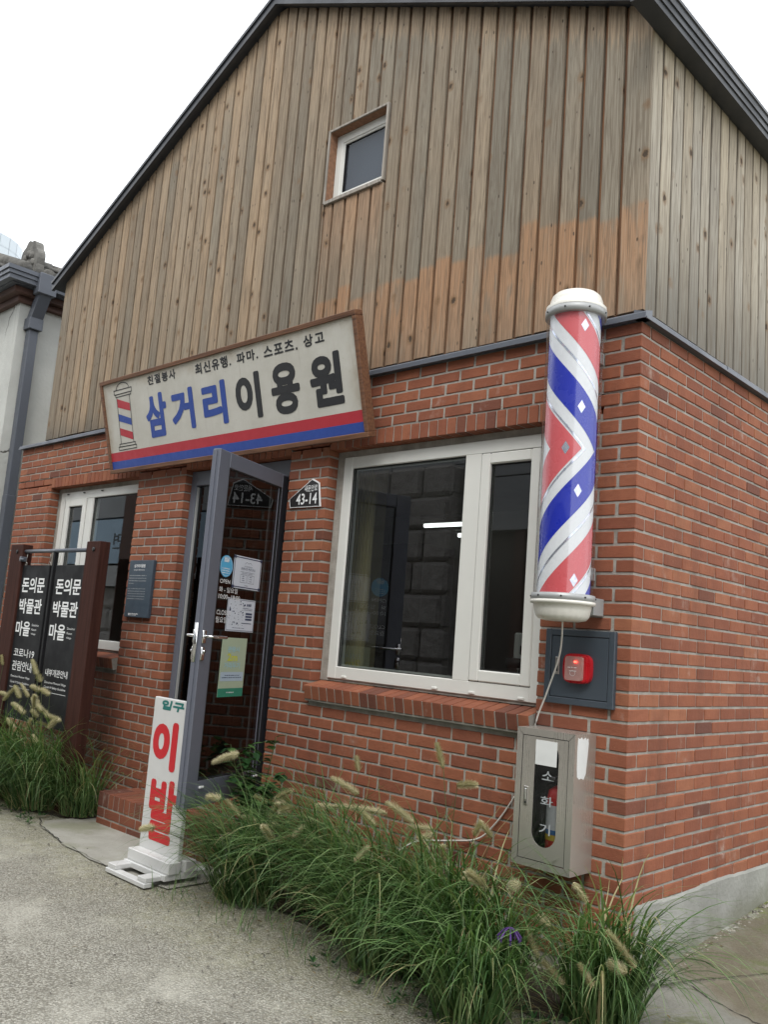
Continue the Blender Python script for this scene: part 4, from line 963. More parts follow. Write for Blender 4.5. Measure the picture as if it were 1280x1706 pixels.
# door with a window: four rectangles round a capsule opening
gx0, gx1, gzb, gzt = ex + .100, ex + .226, ez + .095, ez + .553
b = mb('brushed_steel'); d0, d1 = ex + .0338, ex + W_ - .0338; e0, e1 = ez + .0338, ez + H_ - .0338; r_ = (gx1 - gx0) / 2; K = 14
yf, yb_ = ey + .0012, ey + .0045
def ringface(y):
    outer = []; inner = []
    for a in [i * pi / K for i in range(K + 1)]: inner.append((gx0 + r_ + r_ * cos(a), gzt - r_ + r_ * sin(a)))
    for a in [pi + i * pi / K for i in range(K + 1)]: inner.append((gx0 + r_ + r_ * cos(a), gzb + r_ + r_ * sin(a)))
    cx, cz = (d0 + d1) / 2, (e0 + e1) / 2
    for x_, z_ in inner:
        dx, dz = x_ - cx, z_ - cz; s_ = min(((d1 - cx) if dx > 0 else (cx - d0)) / abs(dx) if abs(dx) > 1e-9 else 1e9, ((e1 - cz) if dz > 0 else (cz - e0)) / abs(dz) if abs(dz) > 1e-9 else 1e9); outer.append((cx + dx * s_, cz + dz * s_))
    return inner, outer
inn, out = ringface(0); k = len(inn)
b.add([(x_, yf, z_) for x_, z_ in inn] + [(x_, yf, z_) for x_, z_ in out] + [(x_, yb_, z_) for x_, z_ in inn], [(i, i + k, (i + 1) % k + k, (i + 1) % k) for i in range(k)] + [(i, (i + 1) % k, (i + 1) % k + 2 * k, i + 2 * k) for i in range(k)])
# corners lost to the radial fan
for X_, Z_ in ((d0, e0), (d1, e0), (d1, e1), (d0, e1)):
    pass
b.quad((d0, yf + .0004, e0), (gx0 - .0, yf + .0004, e0), (gx0 - .0, yf + .0004, e1), (d0, yf + .0004, e1)); b.quad((gx1, yf + .0004, e0), (d1, yf + .0004, e0), (d1, yf + .0004, e1), (gx1, yf + .0004, e1))
b.quad((gx0, yf + .0003, e0), (gx1, yf + .0003, e0), (gx1, yf + .0003, gzb), (gx0, yf + .0003, gzb)); b.quad((gx0, yf + .0003, gzt), (gx1, yf + .0003, gzt), (gx1, yf + .0003, e1), (gx0, yf + .0003, e1))
cd_ = b.build('door', cab)
b = mb('gasket'); frame_ring(b, d0 - .0032, d1 + .0032, e0 - .0032, e1 + .0032, .005, ey + .0024, ey + .006, 0); b.build('door_gap', cab)
b = mb('clear_glass'); b.prism([(x_, z_) for x_, z_ in inn], 'y', ey + .0052, ey + .0066); b.f = b.f[:1]; b.mi = b.mi[:1]; b.tone = b.tone[:1]; b.hash = b.hash[:1]; b.sm = b.sm[:1]; b.build('pane', cd_)
b = mb('steel'); b.box(ex + .051, ex + .075, ey - .004, ey + .0012, ez + .262, ez + .345, .002); b.mat('chrome'); b.box(ex + .058, ex + .068, ey - .0075, ey - .0035, ez + .285, ez + .335, .002); b.mat('gasket'); b.tube([(ex + .063, ey - .004, ez + .274), (ex + .063, ey - .0052, ez + .274)], .005, 10); b.build('latch', cd_)
b = mb('ink_grey'); Oc = (ex, ey + .0048, ez); text(b, '소', .140, .385, .203, .425, Oc, bold=.01); b.build('lettering', cd_); b = mb('ink_grey'); text(b, '화', .138, .272, .203, .315, Oc, bold=.01); b.build('lettering', cd_); b = mb('ink_grey'); text(b, '기', .138, .150, .195, .197, Oc, bold=.01); b.build('lettering', cd_)
b = mb('door_dark'); b.box(ex + .003, ex + W_ - .003, -.006, -.004, ez + .003, ez + H_ - .003); b.build('lining', cab)
e = thing('paper_label', 'blank white paper taped across the top of the cabinet window', 'paper', (ex + .16, ey, ez + .5))
b = mb('paper_plain'); b.box(ex + .103, ex + .216, ey + .0, ey + .0006, ez + .448, ez + .557); line(b, [(ex + .12 + .08 * t / 10, ez + .475 + .018 * sin(pi * t / 10)) for t in range(11)], .0012, (0, ey - .0004, 0)); b.build('sheet', e)
e = thing('torn_paper', 'torn white paper left on the side of the steel cabinet', 'paper', (ex + W_, -.09, ez + .5))
b = mb('paper_plain'); pts = [(-.158, .455), (-.154, .42), (-.138, .408), (-.12, .412), (-.10, .405), (-.082, .43), (-.072, .50), (-.066, .56), (-.070, .585), (-.083, .577), (-.095, .588), (-.112, .579), (-.126, .590), (-.142, .582), (-.156, .589), (-.160, .53)]
b.prism([(p[0], ez + p[1]) for p in pts], 'x', ex + W_ + .0002, ex + W_ + .001); b.build('sheet', e)
xt = thing('fire_extinguisher', 'red fire extinguisher standing inside the steel wall cabinet', 'extinguisher', (ex + .205, -.09, ez + .004))
xc, yc, zc = ex + .200, -.112, ez + .006
b = mb('ext_red'); b.lathe([(.05, zc), (.058, zc + .01), (.058, zc + .30), (.05, zc + .335), (.03, zc + .35), (.018, zc + .36)], xc, yc, 32); b.build('cylinder', xt)
b = mb('vinyl_white'); b.lathe([(.0585, zc + .17), (.0585, zc + .275)], xc, yc, 32); b.mat('label_blue'); b.lathe([(.0588, zc + .150), (.0588, zc + .170)], xc, yc, 32); b.mat('label_yellow'); b.lathe([(.0589, zc + .125), (.0589, zc + .149)], xc, yc, 32); b.f = [f for f in b.f if len(f) == 4]; b.mi = [0] * 32 + [1] * 32 + [2] * 32; b.tone = b.tone[:96]; b.hash = b.hash[:96]; b.sm = [True] * 96; b.build('label', xt)
b = mb('rubber'); b.lathe([(.018, zc + .355), (.022, zc + .36), (.022, zc + .385), (.012, zc + .39)], xc, yc, 20); b.box(xc - .012, xc + .012, yc - .07, yc + .02, zc + .385, zc + .40, .003); b.build('valve', xt)
b = mb('rubber'); b.tube([(xc - .02, yc, zc + .375), (xc - .06, yc - .01, zc + .36), (xc - .078, yc - .02, zc + .30), (xc - .07, yc - .03, zc + .2), (xc - .066, yc - .03, zc + .1)], .010, 8); b.build('hose', xt)

# power cable from the pole
b = mb('cable_white'); 
def curve(P, k=10):
    P = [Vector(q) for q in P]; out = []
    for i in range(len(P) - 1):
        p0, p1, p2, p3 = P[max(i - 1, 0)], P[i], P[i + 1], P[min(i + 2, len(P) - 1)]
        for j in range(k):
            t = j / k; out.append(.5 * ((2 * p1) + (p2 - p0) * t + (2 * p0 - 5 * p1 + 4 * p2 - p3) * t * t + (3 * p1 - p0 - 3 * p2 + p3) * t ** 3))
    return out + [P[-1]]
b.tube(curve([(-.246, -.185, 1.552), (-.30, -.11, 1.40), (-.40, -.045, 1.22), (-.478, -.012, 1.06), (-.50, -.010, .85), (-.585, -.010, .695), (-.68, -.014, .56), (-.78, -.02, .47), (-.95, -.04, .43), (-1.1, -.12, .40), (-1.2, -.2, .30)]), .0042, 7)
tag(b.build('power_cable'), 'thin white cable hanging from the barber pole down the brick wall', 'cable')

# ================================================================== PLATES ON THE WALL
e = thing('house_number_plate', 'small black five-sided house number plate between door and window', 'number plate', (-2.31, 0, 2.2))
ax, az = -2.464, 2.2
pt = [(ax, az + .062), (ax + .012, az + .006), (ax + .305, az + .003), (ax + .277, az + .158), (ax + .213, az + .187)]
b = mb('ink_white'); b.prism(pt, 'y', -.011, -.001); cxp = ax + .17; czp = az + .075
b.mat('plate_black'); b.prism([(cxp + (p[0] - cxp) * .955, czp + (p[1] - czp) * .93) for p in pt], 'y', -.0125, -.0105); b.build('plate', e)
b = mb('ink_white'); text(b, '새문안로', ax + .146, az + .104, ax + .268, az + .146, (0, -.0132, 0), bold=.008); b.build('lettering', e); b = mb('ink_white'); text(b, '43-14', ax + .073, az + .022, ax + .272, az + .094, (0, -.0132, 0), bold=.012); b.build('lettering', e)
e = thing('info_plaque', 'dark blue information plaque on the pier left of the door', 'plaque', (-4.155, 0, 1.43))
pxq = -4.325; b = mb('plaque_blue'); b.box(pxq, pxq + .345, -.028, -.002, 1.43, 1.873, .002); b.build('plate', e)
b = mb('ink_white'); Op = (-4.34, -.0286, 0)
text(b, '삼거리이용원', .088, 1.815, .246, 1.842, Op, bold=.02); text(b, 'Samgeori Barbershop', .086, 1.790, .243, 1.803, Op)
b.build('lettering', e); b = mb('ink_grey')
for i in range(4): scribble(b, .033, .285 if i < 3 else .11, 1.75 - i * .0205, .0065, Op)
for i in range(5): scribble(b, .033, .283, 1.648 - i * .0195, .0055, Op)
b.build('lettering', e); b = mb('ink_white'); rect(b, .076, 1.443, .096, 1.460, Op); scribble(b, .10, .222, 1.452, .009, Op); scribble(b, .10, .20, 1.443, .006, Op); b.build('lettering', e)

# ================================================================== MUSEUM SIGN STAND
ms = thing('hanging_sign_stand', 'two brown posts with two tall black hanging panels before the left window', 'sign stand', (-4.9, -.45, 0))
MY = -.45
for x0, x1 in ((-5.565, -5.33), (-4.252, -4.05)):
    b = mb('post_wood'); b.box(x0, x1, MY, MY + .085, -.03, 1.966, .004); pp = b.build('post', ms)
    b = mb('gasket'); xb = (x0 + x1) / 2 + .02; b.tube([(xb, MY - .008, 1.905), (xb, MY + .002, 1.905)], .016, 10); b.build('bolt', pp)
b = mb('slate_metal'); b.tube([(-5.34, MY + .03, 1.908), (-4.24, MY + .03, 1.905)], .016, 12); b.build('bar', ms)
b = mb('slate_metal'); b.tube([(-5.34, MY + .0, 1.84), (-5.28, MY - .03, 1.835), (-5.20, MY - .045, 1.83)], .012, 8); b.box(-5.332, -5.30, MY - .02, MY + .03, 1.82, 1.86, .003); b.build('bracket', ms)
b = mb('panel_black'); b.box(-4.802, -4.772, MY + .012, MY + .046, .55, 1.90, .003); b.build('centre_rail', ms)
for x0, x1 in ((-5.325, -4.845), (-4.738, -4.256)):
    b = mb('panel_black'); b.box(x0, x1, MY + .018, MY + .036, .56, 1.79, .003); pp = b.build('panel', ms)
    for xr in (x0 + .03, x1 - .03):
        b = mb('steel'); b.tube([(xr + .014 * cos(a), MY + .027, 1.80 + .018 * sin(a)) for a in [i * pi / 8 for i in range(17)]], .0025, 6); b.tube([(xr, MY + .027, 1.818), (xr, MY + .03, 1.893)], .002, 6); b.build('ring', pp)
    for back in (0, 1):
        b = mb('ink_white'); Om = Vector((-5.68, MY + .0172, 0)); u_ = Vector((1, 0, 0))
        if back: Om = Vector((x0 + x1 + 5.68, MY + .0368, 0)); u_ = Vector((-1, 0, 0))
        t_ = lambda s_, a, c, d, e_, bo=0.02: text(b, s_, a, c, d, e_, Om, u_, bold=bo)
        if x0 < -5: 
            t_('돈의문', .385, 1.565, .79, 1.69); t_('박물관', .385, 1.393, .785, 1.517); t_('마을', .375, 1.212, .632, 1.332)
            b.build('lettering', pp); b = mb('ink_white'); 
            for i, s_ in enumerate(('Donuimun', 'Museum', 'Village')): t_(s_, .66, 1.298 - i * .036, (.78, .745, .74)[i], 1.316 - i * .036, 0)
            b.build('lettering', pp); b = mb('ink_white'); t_('코로나19', .399, 1.043, .765, 1.112, .008); t_('관람안내', .399, .933, .752, 1.012, .008); b.build('lettering', pp); b = mb('ink_white'); t_('Donuimun Museum Village', .40, .874, .74, .896, 0); t_('Covid-19 Safety Guideline', .40, .828, .74, .850, 0); rect(b, .40, .800, .76, .803, Om, u_)
        else:
            t_('돈의문', .985, 1.560, 1.388, 1.684); t_('박물관', .983, 1.388, 1.380, 1.510); t_('마을', .97, 1.210, 1.228, 1.334)
            b.build('lettering', pp); b = mb('ink_white'); 
            for i, s_ in enumerate(('Donuimun', 'Museum', 'Village')): t_(s_, 1.255, 1.298 - i * .036, (1.375, 1.34, 1.335)[i], 1.316 - i * .036, 0)
            b.build('lettering', pp); b = mb('ink_white'); t_('내부개관안내', .995, .934, 1.350, .990, .008); b.build('lettering', pp); b = mb('ink_white'); t_('Donuimun Museum Village', 1.0, .874, 1.345, .896, 0); t_('Covid-19 Safety Guideline', 1.0, .838, 1.345, .860, 0); rect(b, 1.0, .812, 1.36, .815, Om, u_)
        b.build('lettering', pp)

# ================================================================== STANDEE
st = thing('standing_sign', 'white upright signboard with red letters beside the open door', 'sign', (-2.49, -.72, 0))
X0, YS = -2.672, -.72
b = mb('standee_white'); b.box(X0, X0 + .395, YS, YS + .03, .06, .972, .004); b.build('board', st)
b = mb('ink_teal'); Os = (-2.68, YS - .0008, 0); text(b, '입구', .090, .905, .318, .962, Os, stamp=.004, shear=.1); b.build('lettering', st)
b = mb('ink_standee'); text(b, '이', .035, .572, .285, .845, Os, bold=.0, stamp=.0175); b.build('lettering', st); b = mb('ink_standee'); text(b, '발', .066, .180, .345, .525, Os, bold=.0, stamp=.0135); b.build('lettering', st)
b = mb('standee_white'); yb0, yb1 = YS - .20, YS + .22
b.box(X0 - .0, X0 + .40, yb0, yb0 + .05, .006, .030, .003); b.box(X0 - .0, X0 + .40, yb1 - .05, yb1, .006, .030, .003)
for x_ in (X0 + .005, X0 + .315):
    b.box(x_, x_ + .08, yb0 + .01, yb1 - .01, .0305, .056, .003)
b.box(X0 + .01, X0 + .43, YS - .075, YS - .002, .0625, .125, .004); b.box(X0 + .01, X0 + .43, YS + .032, YS + .105, .0625, .125, .004)
b.box(X0 + .0, X0 + .42, YS - .09, YS + .12, .030, .0622, .003); b.build('base', st)

# ================================================================== NEIGHBOURS
# plaster house on the left
hs_ = thing('plaster_house', 'grey plaster house with a tiled roof left of the brick shop', 'house', (-9.5, 3, 0))
hx1, hy0 = -7.5, .12
b = mb('plaster'); b.box(-13, hx1, hy0, 7, -.02, 4.88); b.box(-7.62, hx1 + .012, hy0 - .012, hy0 + .10, -.02, 4.755); b.build('wall', hs_)
b = mb('stone_tile'); 
for i in range(17):
    for j in range(15):
        b.t = random.random(); xa = -12.9 + j * .37 + (.18 if i % 2 else 0); b.box(xa, min(xa + .355, -7.63), hy0 - .02, hy0 + .0, .05 + i * .2, .235 + i * .2, .006) if xa < -7.7 else None
b.build('tile_facing', hs_)
b = mb('brown_beam'); b.box(-13, hx1 + .06, hy0 - .06, 7, 4.75, 4.82, .005); b.box(-13, hx1 + .14, hy0 - .14, 7, 4.821, 4.89, .005); b.build('cornice', hs_)
b = mb('slate_metal'); 
for (d0_, z0_, z1_) in ((.27, 4.9, 4.95), (.285, 4.95, 4.995), (.30, 4.995, 5.04)):
    b.prism([(-13, hy0 - d0_), (hx1 + d0_, hy0 - d0_), (hx1 + d0_, 7), (hx1 + d0_ - .2, 7), (hx1 + d0_ - .2, hy0 - d0_ + .2), (-13, hy0 - d0_ + .2)], 'z', z0_ + .001, z1_)
b.box(-13, hx1 + .2, hy0 - .2, 7, 4.891, 4.9); b.build('gutter', hs_)
b = mb('slate_metal'); yp = .25
b.box(hx1 + .20, hx1 + .335, yp - .10, yp + .10, 4.82, 5.05, .006); b.prism([(hx1 + .04, 4.58), (hx1 + .16, 4.58), (hx1 + .31, 4.825), (hx1 + .19, 4.825)], 'y', yp - .065, yp + .065)
b.box(hx1 + .015, hx1 + .165, yp - .075, yp + .075, 4.46, 4.59, .004)
b.box(hx1 + .03, hx1 + .13, yp - .05, yp + .05, 2.62, 4.465, .006); b.box(hx1 + .028, hx1 + .134, yp - .053, yp + .053, -.02, 2.625, .006); b.build('downpipe', hs_)
b = mb('roof_tile'); zr = 5.04
b.prism([(hx1 + .22, zr), (hx1 - 3.2, zr + 1.3), (hx1 - 3.2, zr + 1.2), (hx1 + .22, zr - .02)], 'y', hy0 - .2, 7)
for i in range(24):
    y_ = hy0 - .1 + i * .27; b.tube([(hx1 + .25, y_, zr + .02), (hx1 - 3.0, y_, zr + 1.26)], .075, 8)
for j in range(26):
    y_ = hy0 + .12 + j * .17; b.tube([(hx1 - .02, y_, zr + .19), (hx1 - .02, y_ + .155, zr + .19)], [.075, .085], 10)
for j in range(3): b.box(hx1 - .14, hx1 + .10, hy0 + .02, 6, zr + .06 + j * .05, zr + .095 + j * .05, .008)
b.build('roof', hs_)
b = mb('roof_tile'); b.smooth = True
cx_, cz_ = hx1 - .02, zr + .12
pts = []
for i in range(40):
    a = -pi * .18 + i * pi * 1.36 / 39; r = .27 * (1 + .10 * abs(sin(a * 4.5))); pts.append((cx_ + r * .80 * cos(a), cz_ + .03 + r * 1.05 * sin(a)))
pts += [(cx_ - .2, cz_ - .2), (cx_ + .2, cz_ - .2)]
b.smooth = False; b.prism(pts, 'y', hy0 + .02, hy0 + .11)
for i in range(9): a = i * pi / 4; r = .15 if i < 8 else 0; b.lathe([(.05, 0), (.045, .018), (.02, .03)], 0, 0, 10, Matrix.Translation((cx_ + r * .8 * cos(a), hy0 + .022, cz_ + .05 + r * .8 * sin(a))) @ Matrix.Rotation(rad(90), 4, 'X'))
b.build('roof_ornament', hs_)
# far round glass tower
tw = thing('glass_tower', 'pale round glass high-rise far behind the plaster house', 'tower', (-236, 85, 0))
b = mb('tower_glass'); b.smooth = False; cxT, cyT, rT, hT = -242.3, 78.1, 14.0, 100.3
for lv in range(30):
    z0_, z1_ = lv * hT / 30, (lv + 1) * hT / 30
    for j in range(28):
        a0_, a1_ = 2 * pi * j / 28 + .004, 2 * pi * (j + 1) / 28 - .004; rr = rT if lv % 6 else rT * 1.02
        b.t = random.random(); b.quad((cxT + rr * cos(a0_), cyT + rr * sin(a0_), z0_ + .06), (cxT + rr * cos(a1_), cyT + rr * sin(a1_), z0_ + .06), (cxT + rr * cos(a1_), cyT + rr * sin(a1_), z1_ - .06), (cxT + rr * cos(a0_), cyT + rr * sin(a0_), z1_ - .06))
b.build('curtain_wall', tw)
b = mb('tower_line'); b.lathe([(rT - .12, 0), (rT - .12, hT)], cxT, cyT, 56); b.build('core', tw)
# across the lane (seen only in the glass)
b = mb('granite'); z_ = 0; rr_ = 0
while z_ < 4.1:
    x_ = -21 + (.5 if rr_ % 2 else 0)
    while x_ < -7.4:
        w_ = random.uniform(.75, 1.15); b.t = random.random(); b.box(x_, min(x_ + w_ - .03, -7.4), -7.9 + random.uniform(-.03, .03), -7.4, z_, z_ + .53, .06); x_ += w_
    z_ += .56; rr_ += 1
b.mat('mortar'); b.box(-21, -7.42, -7.88, -7.5, 0, 4.1)
tag(b.build('stone_wall'), 'wall of rough granite blocks across the lane from the shop', 'wall', kind='thing')
e = thing('opposite_building', 'grey panelled building across the lane from the shop', 'building', (-2, -9, 0))
b = mb('grey_panel')
for j in range(9):
    for i in range(4): b.box(-7.3 + j * 1.6, -7.3 + (j + 1) * 1.6 - .02, -8.0, -7.6, 3.3 + i * .9, 3.3 + (i + 1) * .9 - .02, .005)
for j in range(9):
    for i in range(5): b.box(-22 + j * 1.64, -22 + (j + 1) * 1.64 - .02, -9.6, -9.2, 3.6 + i * 1.3, 3.6 + (i + 1) * 1.3 - .02, .005)
b.build('upper_wall', e)
b = mb('room_dark'); b.box(-7.3, 7.1, -7.95, -7.8, 0, 3.29); b.mat('brown_beam'); 
for x_ in (-7.2, -6.2, -4.4, -2.2, 0, 2.4): b.box(x_, x_ + .18, -7.8, -7.62, 0, 3.29)
b.build('ground_floor', e)
e = thing('opposite_shopfront', 'pale blue banner and glass shopfront across the lane', 'shop', (-18, -7.2, 0))
b = mb('grey_panel'); b.box(-21.5, -13, -7.3, -7.1, 3.9, 4.9); b.build('fascia', e)
b = mb('banner_blue'); b.box(-21.5, -13, -7.2, -7.08, 2.75, 3.85); b.build('banner', e)
b = mb('pvc_shade'); b.box(-21.5, -13, -7.3, -7.12, 2.2, 2.7); b.mat('brown_beam'); b.box(-17.4, -16.9, -7.3, -7.05, 0, 4.9); b.build('canopy_band', e)
b = mb('ink_white'); text(b, '용', -16.5, 4.15, -16.0, 4.6, (0, -7.09, 0), (-1, 0, 0)) if False else None
text(b, '용 표', 15.6, 4.12, 17.4, 4.65, (0, -7.095, 0), (-1, 0, 0), bold=.02); b.mat('ink_black'); text(b, '을 지키면', 15.4, 3.1, 17.8, 3.5, (0, -7.075, 0), (-1, 0, 0)); b.build('lettering', e)

# ================================================================== PLANTS
GR = random.Random(11)
def blade(b, root, az, L_, th0, bend, w, seg=7, tone=None, clampy=None):
    b.t = tone if tone is not None else GR.random() ** .8
    d = Vector((cos(az), sin(az), 0)); side = Vector((-sin(az), cos(az), 0)); tw_ = GR.uniform(-.6, .6)
    p = Vector(root); vs = []; sl = L_ / seg
    for i in range(seg + 1):
        s_ = i / seg; th = th0 + bend * s_ ** 1.6; ww = w * (1 - s_ ** 2.2) + .0004
        sd_ = (side * cos(tw_ * s_) + Vector((0, 0, 1)) * sin(tw_ * s_) * .6) * ww * .5
        q = p.copy()
        if q.x < .03 and q.y > -.015: q.y = -.015 - GR.random() * .02
        q.z = max(q.z, .012 + .004 * s_)
        vs += [q - sd_, q + sd_]
        p = p + (d * sin(th) + Vector((0, 0, 1)) * cos(th)) * sl
    b.add(vs, [(2 * i, 2 * i + 1, 2 * i + 3, 2 * i + 2) for i in range(seg)])
def spike(b, B, T, fat=1.0):
    B, T = Vector(B), Vector(T); ax_ = T - B; L_ = ax_.length; ax_ = ax_ / L_
    u = ax_.cross(Vector((.2, .1, 1))).normalized(); w = u.cross(ax_); sag = Vector((0, 0, -.10 * L_)); r = .0075 * fat
    P = [B + (T - B) * (i / 8) + sag * ((i / 8) ** 2) - sag * .4 * (i / 8) for i in range(9)]
    b.t = .25; b.tube(P, [r * .5, r * .9, r, r, r, r * .9, r * .8, r * .6, r * .25], 7)
    for i in range(int(850 * min(1.6, L_ / .12))):
        s_ = GR.random() ** .9; a = GR.uniform(0, 2 * pi); c = B + (T - B) * s_ + sag * (s_ * s_ - .4 * s_); o_ = u * cos(a) + w * sin(a)
        hl = GR.uniform(.013, .030) * fat * (1 - .55 * s_ ** 3); dr = (o_ * .85 + ax_ * GR.uniform(.4, .9)).normalized(); q0 = c + o_ * r * .8; q1 = q0 + dr * hl; sd_ = dr.cross(o_ + ax_ * .3).normalized() * .0008
        b.t = .35 + .65 * GR.random(); b.add([q0 - sd_, q0 + sd_, q1], [(0, 1, 2)])
SPR = [[-2.026, -.57, .723, -2.269, -.55, .655], [-1.328, -0.314, 0.613, -1.528, -0.324, 0.672], [-1.136, -0.299, 0.549, -1.571, -0.289, 0.529], [-0.87, -0.398, 0.565, -1.034, -0.418, 0.639], [-0.825, -0.26, 0.813, -0.877, -0.26, 0.933], [-1.435, -0.217, 0.702, -1.482, -0.197, 0.779], [-0.685, -0.324, 0.761, -0.564, -0.334, 0.79], [-0.544, -0.36, 0.567, -0.517, -0.35, 0.641], [-0.71, -0.355, 0.419, -0.707, -0.375, 0.501], [-0.663, -0.469, 0.366, -0.685, -0.469, 0.418], [-1.044, -0.418, 0.279, -1.038, -0.398, 0.311], [-0.978, -0.58, 0.111, -0.982, -0.59, 0.201], [-0.59, -0.599, 0.055, -0.625, -0.589, 0.192], [0.083, -0.584, 0.179, -0.001, -0.604, 0.248], [0.255, -0.668, 0.239, 0.191, -0.668, 0.307], [0.023, -0.45, 0.512, 0.076, -0.43, 0.454], [0.35, -0.544, 0.309, 0.236, -0.554, 0.417], [0.363, -0.636, 0.315, 0.287, -0.626, 0.327], [-2.052, -0.34, 0.327, -2.201, -0.36, 0.351], [-1.966, -0.294, 0.333, -2.141, -0.294, 0.283], [-1.548, -0.376, 0.428, -1.679, -0.356, 0.425], [-1.937, -0.378, 0.194, -2.057, -0.388, 0.195], [-1.969, -0.468, 0.179, -2.166, -0.458, 0.145], [-1.58, -0.475, 0.101, -1.649, -0.495, 0.114], [-2.22, -.93, .33, -2.34, -.93, .305], [-1.813, -0.37, 0.471, -1.942, -0.35, 0.491], [-0.222, -0.45, 0.454, -0.267, -0.46, 0.426], [-1.517, -0.282, 0.492, -1.681, -0.272, 0.499]]
SPL = [[-4.686, -0.494, 0.937, -4.845, -0.474, 1.05], [-4.661, -0.466, 0.885, -4.706, -0.476, 0.936], [-4.716, -0.44, 0.817, -4.89, -0.43, 0.843], [-4.36, -0.535, 0.819, -4.463, -0.555, 0.853], [-4.913, -0.497, 0.738, -5.038, -0.497, 0.828], [-4.881, -0.446, 0.751, -5.083, -0.426, 0.849], [-4.641, -0.574, 0.649, -4.848, -0.584, 0.717], [-4.47, -0.52, 0.685, -4.66, -0.51, 0.754], [-4.414, -0.486, 0.652, -4.522, -0.506, 0.701], [-4.726, -0.599, 0.537, -4.882, -0.599, 0.595], [-4.608, -0.562, 0.52, -4.593, -0.542, 0.628], [-4.114, -0.635, 0.612, -3.982, -0.645, 0.698], [-4.282, -0.627, 0.486, -4.382, -0.617, 0.528], [-5.224, -0.454, 0.726, -5.333, -0.474, 0.749], [-5.396, -0.457, 0.958, -5.447, -0.457, 1.043]]
CL = [  # x, y, radius, blades, length scale, label
    (-1.84, -.56, .17, 600, .90, 'fountain grass clump arching over the base of the white standing sign'),
    (-1.47, -.34, .17, 640, 1.0, 'fountain grass clump just right of the leafy bush by the door'),
    (-1.08, -.42, .18, 680, 1.0, 'fountain grass clump below the middle of the large window sill'),
    (-.70, -.36, .17, 660, 1.0, 'fountain grass clump at the end of the white cable by the wall'),
    (-.36, -.50, .17, 640, .86, 'fountain grass clump below the steel extinguisher cabinet'),
    (-.78, -.66, .15, 420, .72, 'low front fountain grass clump spilling towards the lane'),
    (-.22, -.76, .14, 420, .72, 'fountain grass clump nearest the lane holding the fallen orange leaf'),
    (.10, -.34, .15, 560, .88, 'fountain grass clump leaning past the brick corner onto the concrete path'),
    (-5.55, -.50, .18, 600, 1.05, 'fountain grass clump at the left black sign post'),
    (-4.95, -.56, .19, 800, 1.12, 'fountain grass clump under the left black hanging panel'),
    (-4.42, -.52, .18, 780, 1.08, 'fountain grass clump in front of the right black hanging panel'),
    (-4.05, -.36, .13, 380, .85, 'fountain grass clump between the right sign post and the brick step'),
]
cl = []
for x_, y_, r_, nb_, ls, lab in CL:
    FL = -2.2 if x_ < -.9 and x_ > -3 else (-.55 if x_ > -.0 else -1.6)
    e = thing('grass_clump', lab, 'grass', (x_, y_, 0), (0, 0, 0), 'fountain grass clumps along the shop front')
    b = mb('grass')
    for i in range(int(nb_ * .70)):
        a = GR.uniform(0, 2 * pi); rr_ = r_ * math.sqrt(GR.random()); az_ = a + GR.gauss(0, .7)
        if GR.random() < .55: az_ = GR.gauss(FL, .75)
        if sin(az_) > .2 and GR.random() < .65: az_ = -az_
        blade(b, (x_ + rr_ * cos(a), min(y_ + rr_ * sin(a), -.03), 0), az_, GR.uniform(.45, 1.0) * ls, GR.uniform(.03, .42) + rr_ * .9, GR.uniform(1.1, 2.5), GR.uniform(.005, .011), 9)
    for i in range(int(nb_ * .16)):      # dead straw at the foot
        a = GR.uniform(0, 2 * pi); rr_ = r_ * math.sqrt(GR.random()); blade(b, (x_ + rr_ * cos(a), min(y_ + rr_ * sin(a), -.03), 0), a, GR.uniform(.15, .4) * ls, GR.uniform(.4, 1.2), GR.uniform(.4, 1.4), .004, 5, GR.uniform(.94, 1))
    for i in range(26 if x_ > -1.3 else 8):      # a few broad blue-green leaves
        a = GR.uniform(0, 2 * pi); blade(b, (x_ + r_ * .8 * cos(a), min(y_ + r_ * .8 * sin(a), -.03), 0), GR.gauss(FL, .9), GR.uniform(.6, 1.0) * ls, GR.uniform(.05, .4), GR.uniform(1.4, 2.5), GR.uniform(.009, .014), 10, GR.uniform(.55, .8))
    b.build('blades', e); cl.append((e, x_, y_))
for i in range(30):
    if i < 20: x_, y_ = GR.uniform(-2.0, .2), GR.uniform(-.75, -.25); zz = GR.uniform(.36, .58) - .12 * (x_ > -.5)
    else: x_, y_ = GR.uniform(-5.5, -4.0), GR.uniform(-.7, -.4); zz = GR.uniform(.5, .8)
    d_ = Vector((GR.gauss(-.5, .6), GR.gauss(-.3, .4), GR.uniform(-.25, .7))).normalized() * GR.uniform(.08, .15); SPR.append([x_, y_, zz, x_ + d_.x, min(y_ + d_.y, -.03), zz + d_.z])
for q in SPR + SPL:
    e, x_, y_ = min(cl, key=lambda c: (c[1] - q[0]) ** 2 + (c[2] - q[1]) ** 2)
    b = mb('stem_green'); B, T = Vector(q[:3]), Vector(q[3:]); rt = Vector((x_ + GR.uniform(-.06, .06), y_ + GR.uniform(-.06, .06), 0))
    d_ = (B - T).normalized(); mid_ = rt.lerp(B, .55) + Vector((0, 0, .06)) + d_ * .03
    b.t = .5; b.tube(curve([rt, mid_, B]), [.0017] * 20 + [.0012], 5)
    b.mat('spike'); spike(b, B, T, GR.uniform(.9, 1.2) * (1.25 if (T - B).length < .07 else 1)); b.build('flower_spike', e)

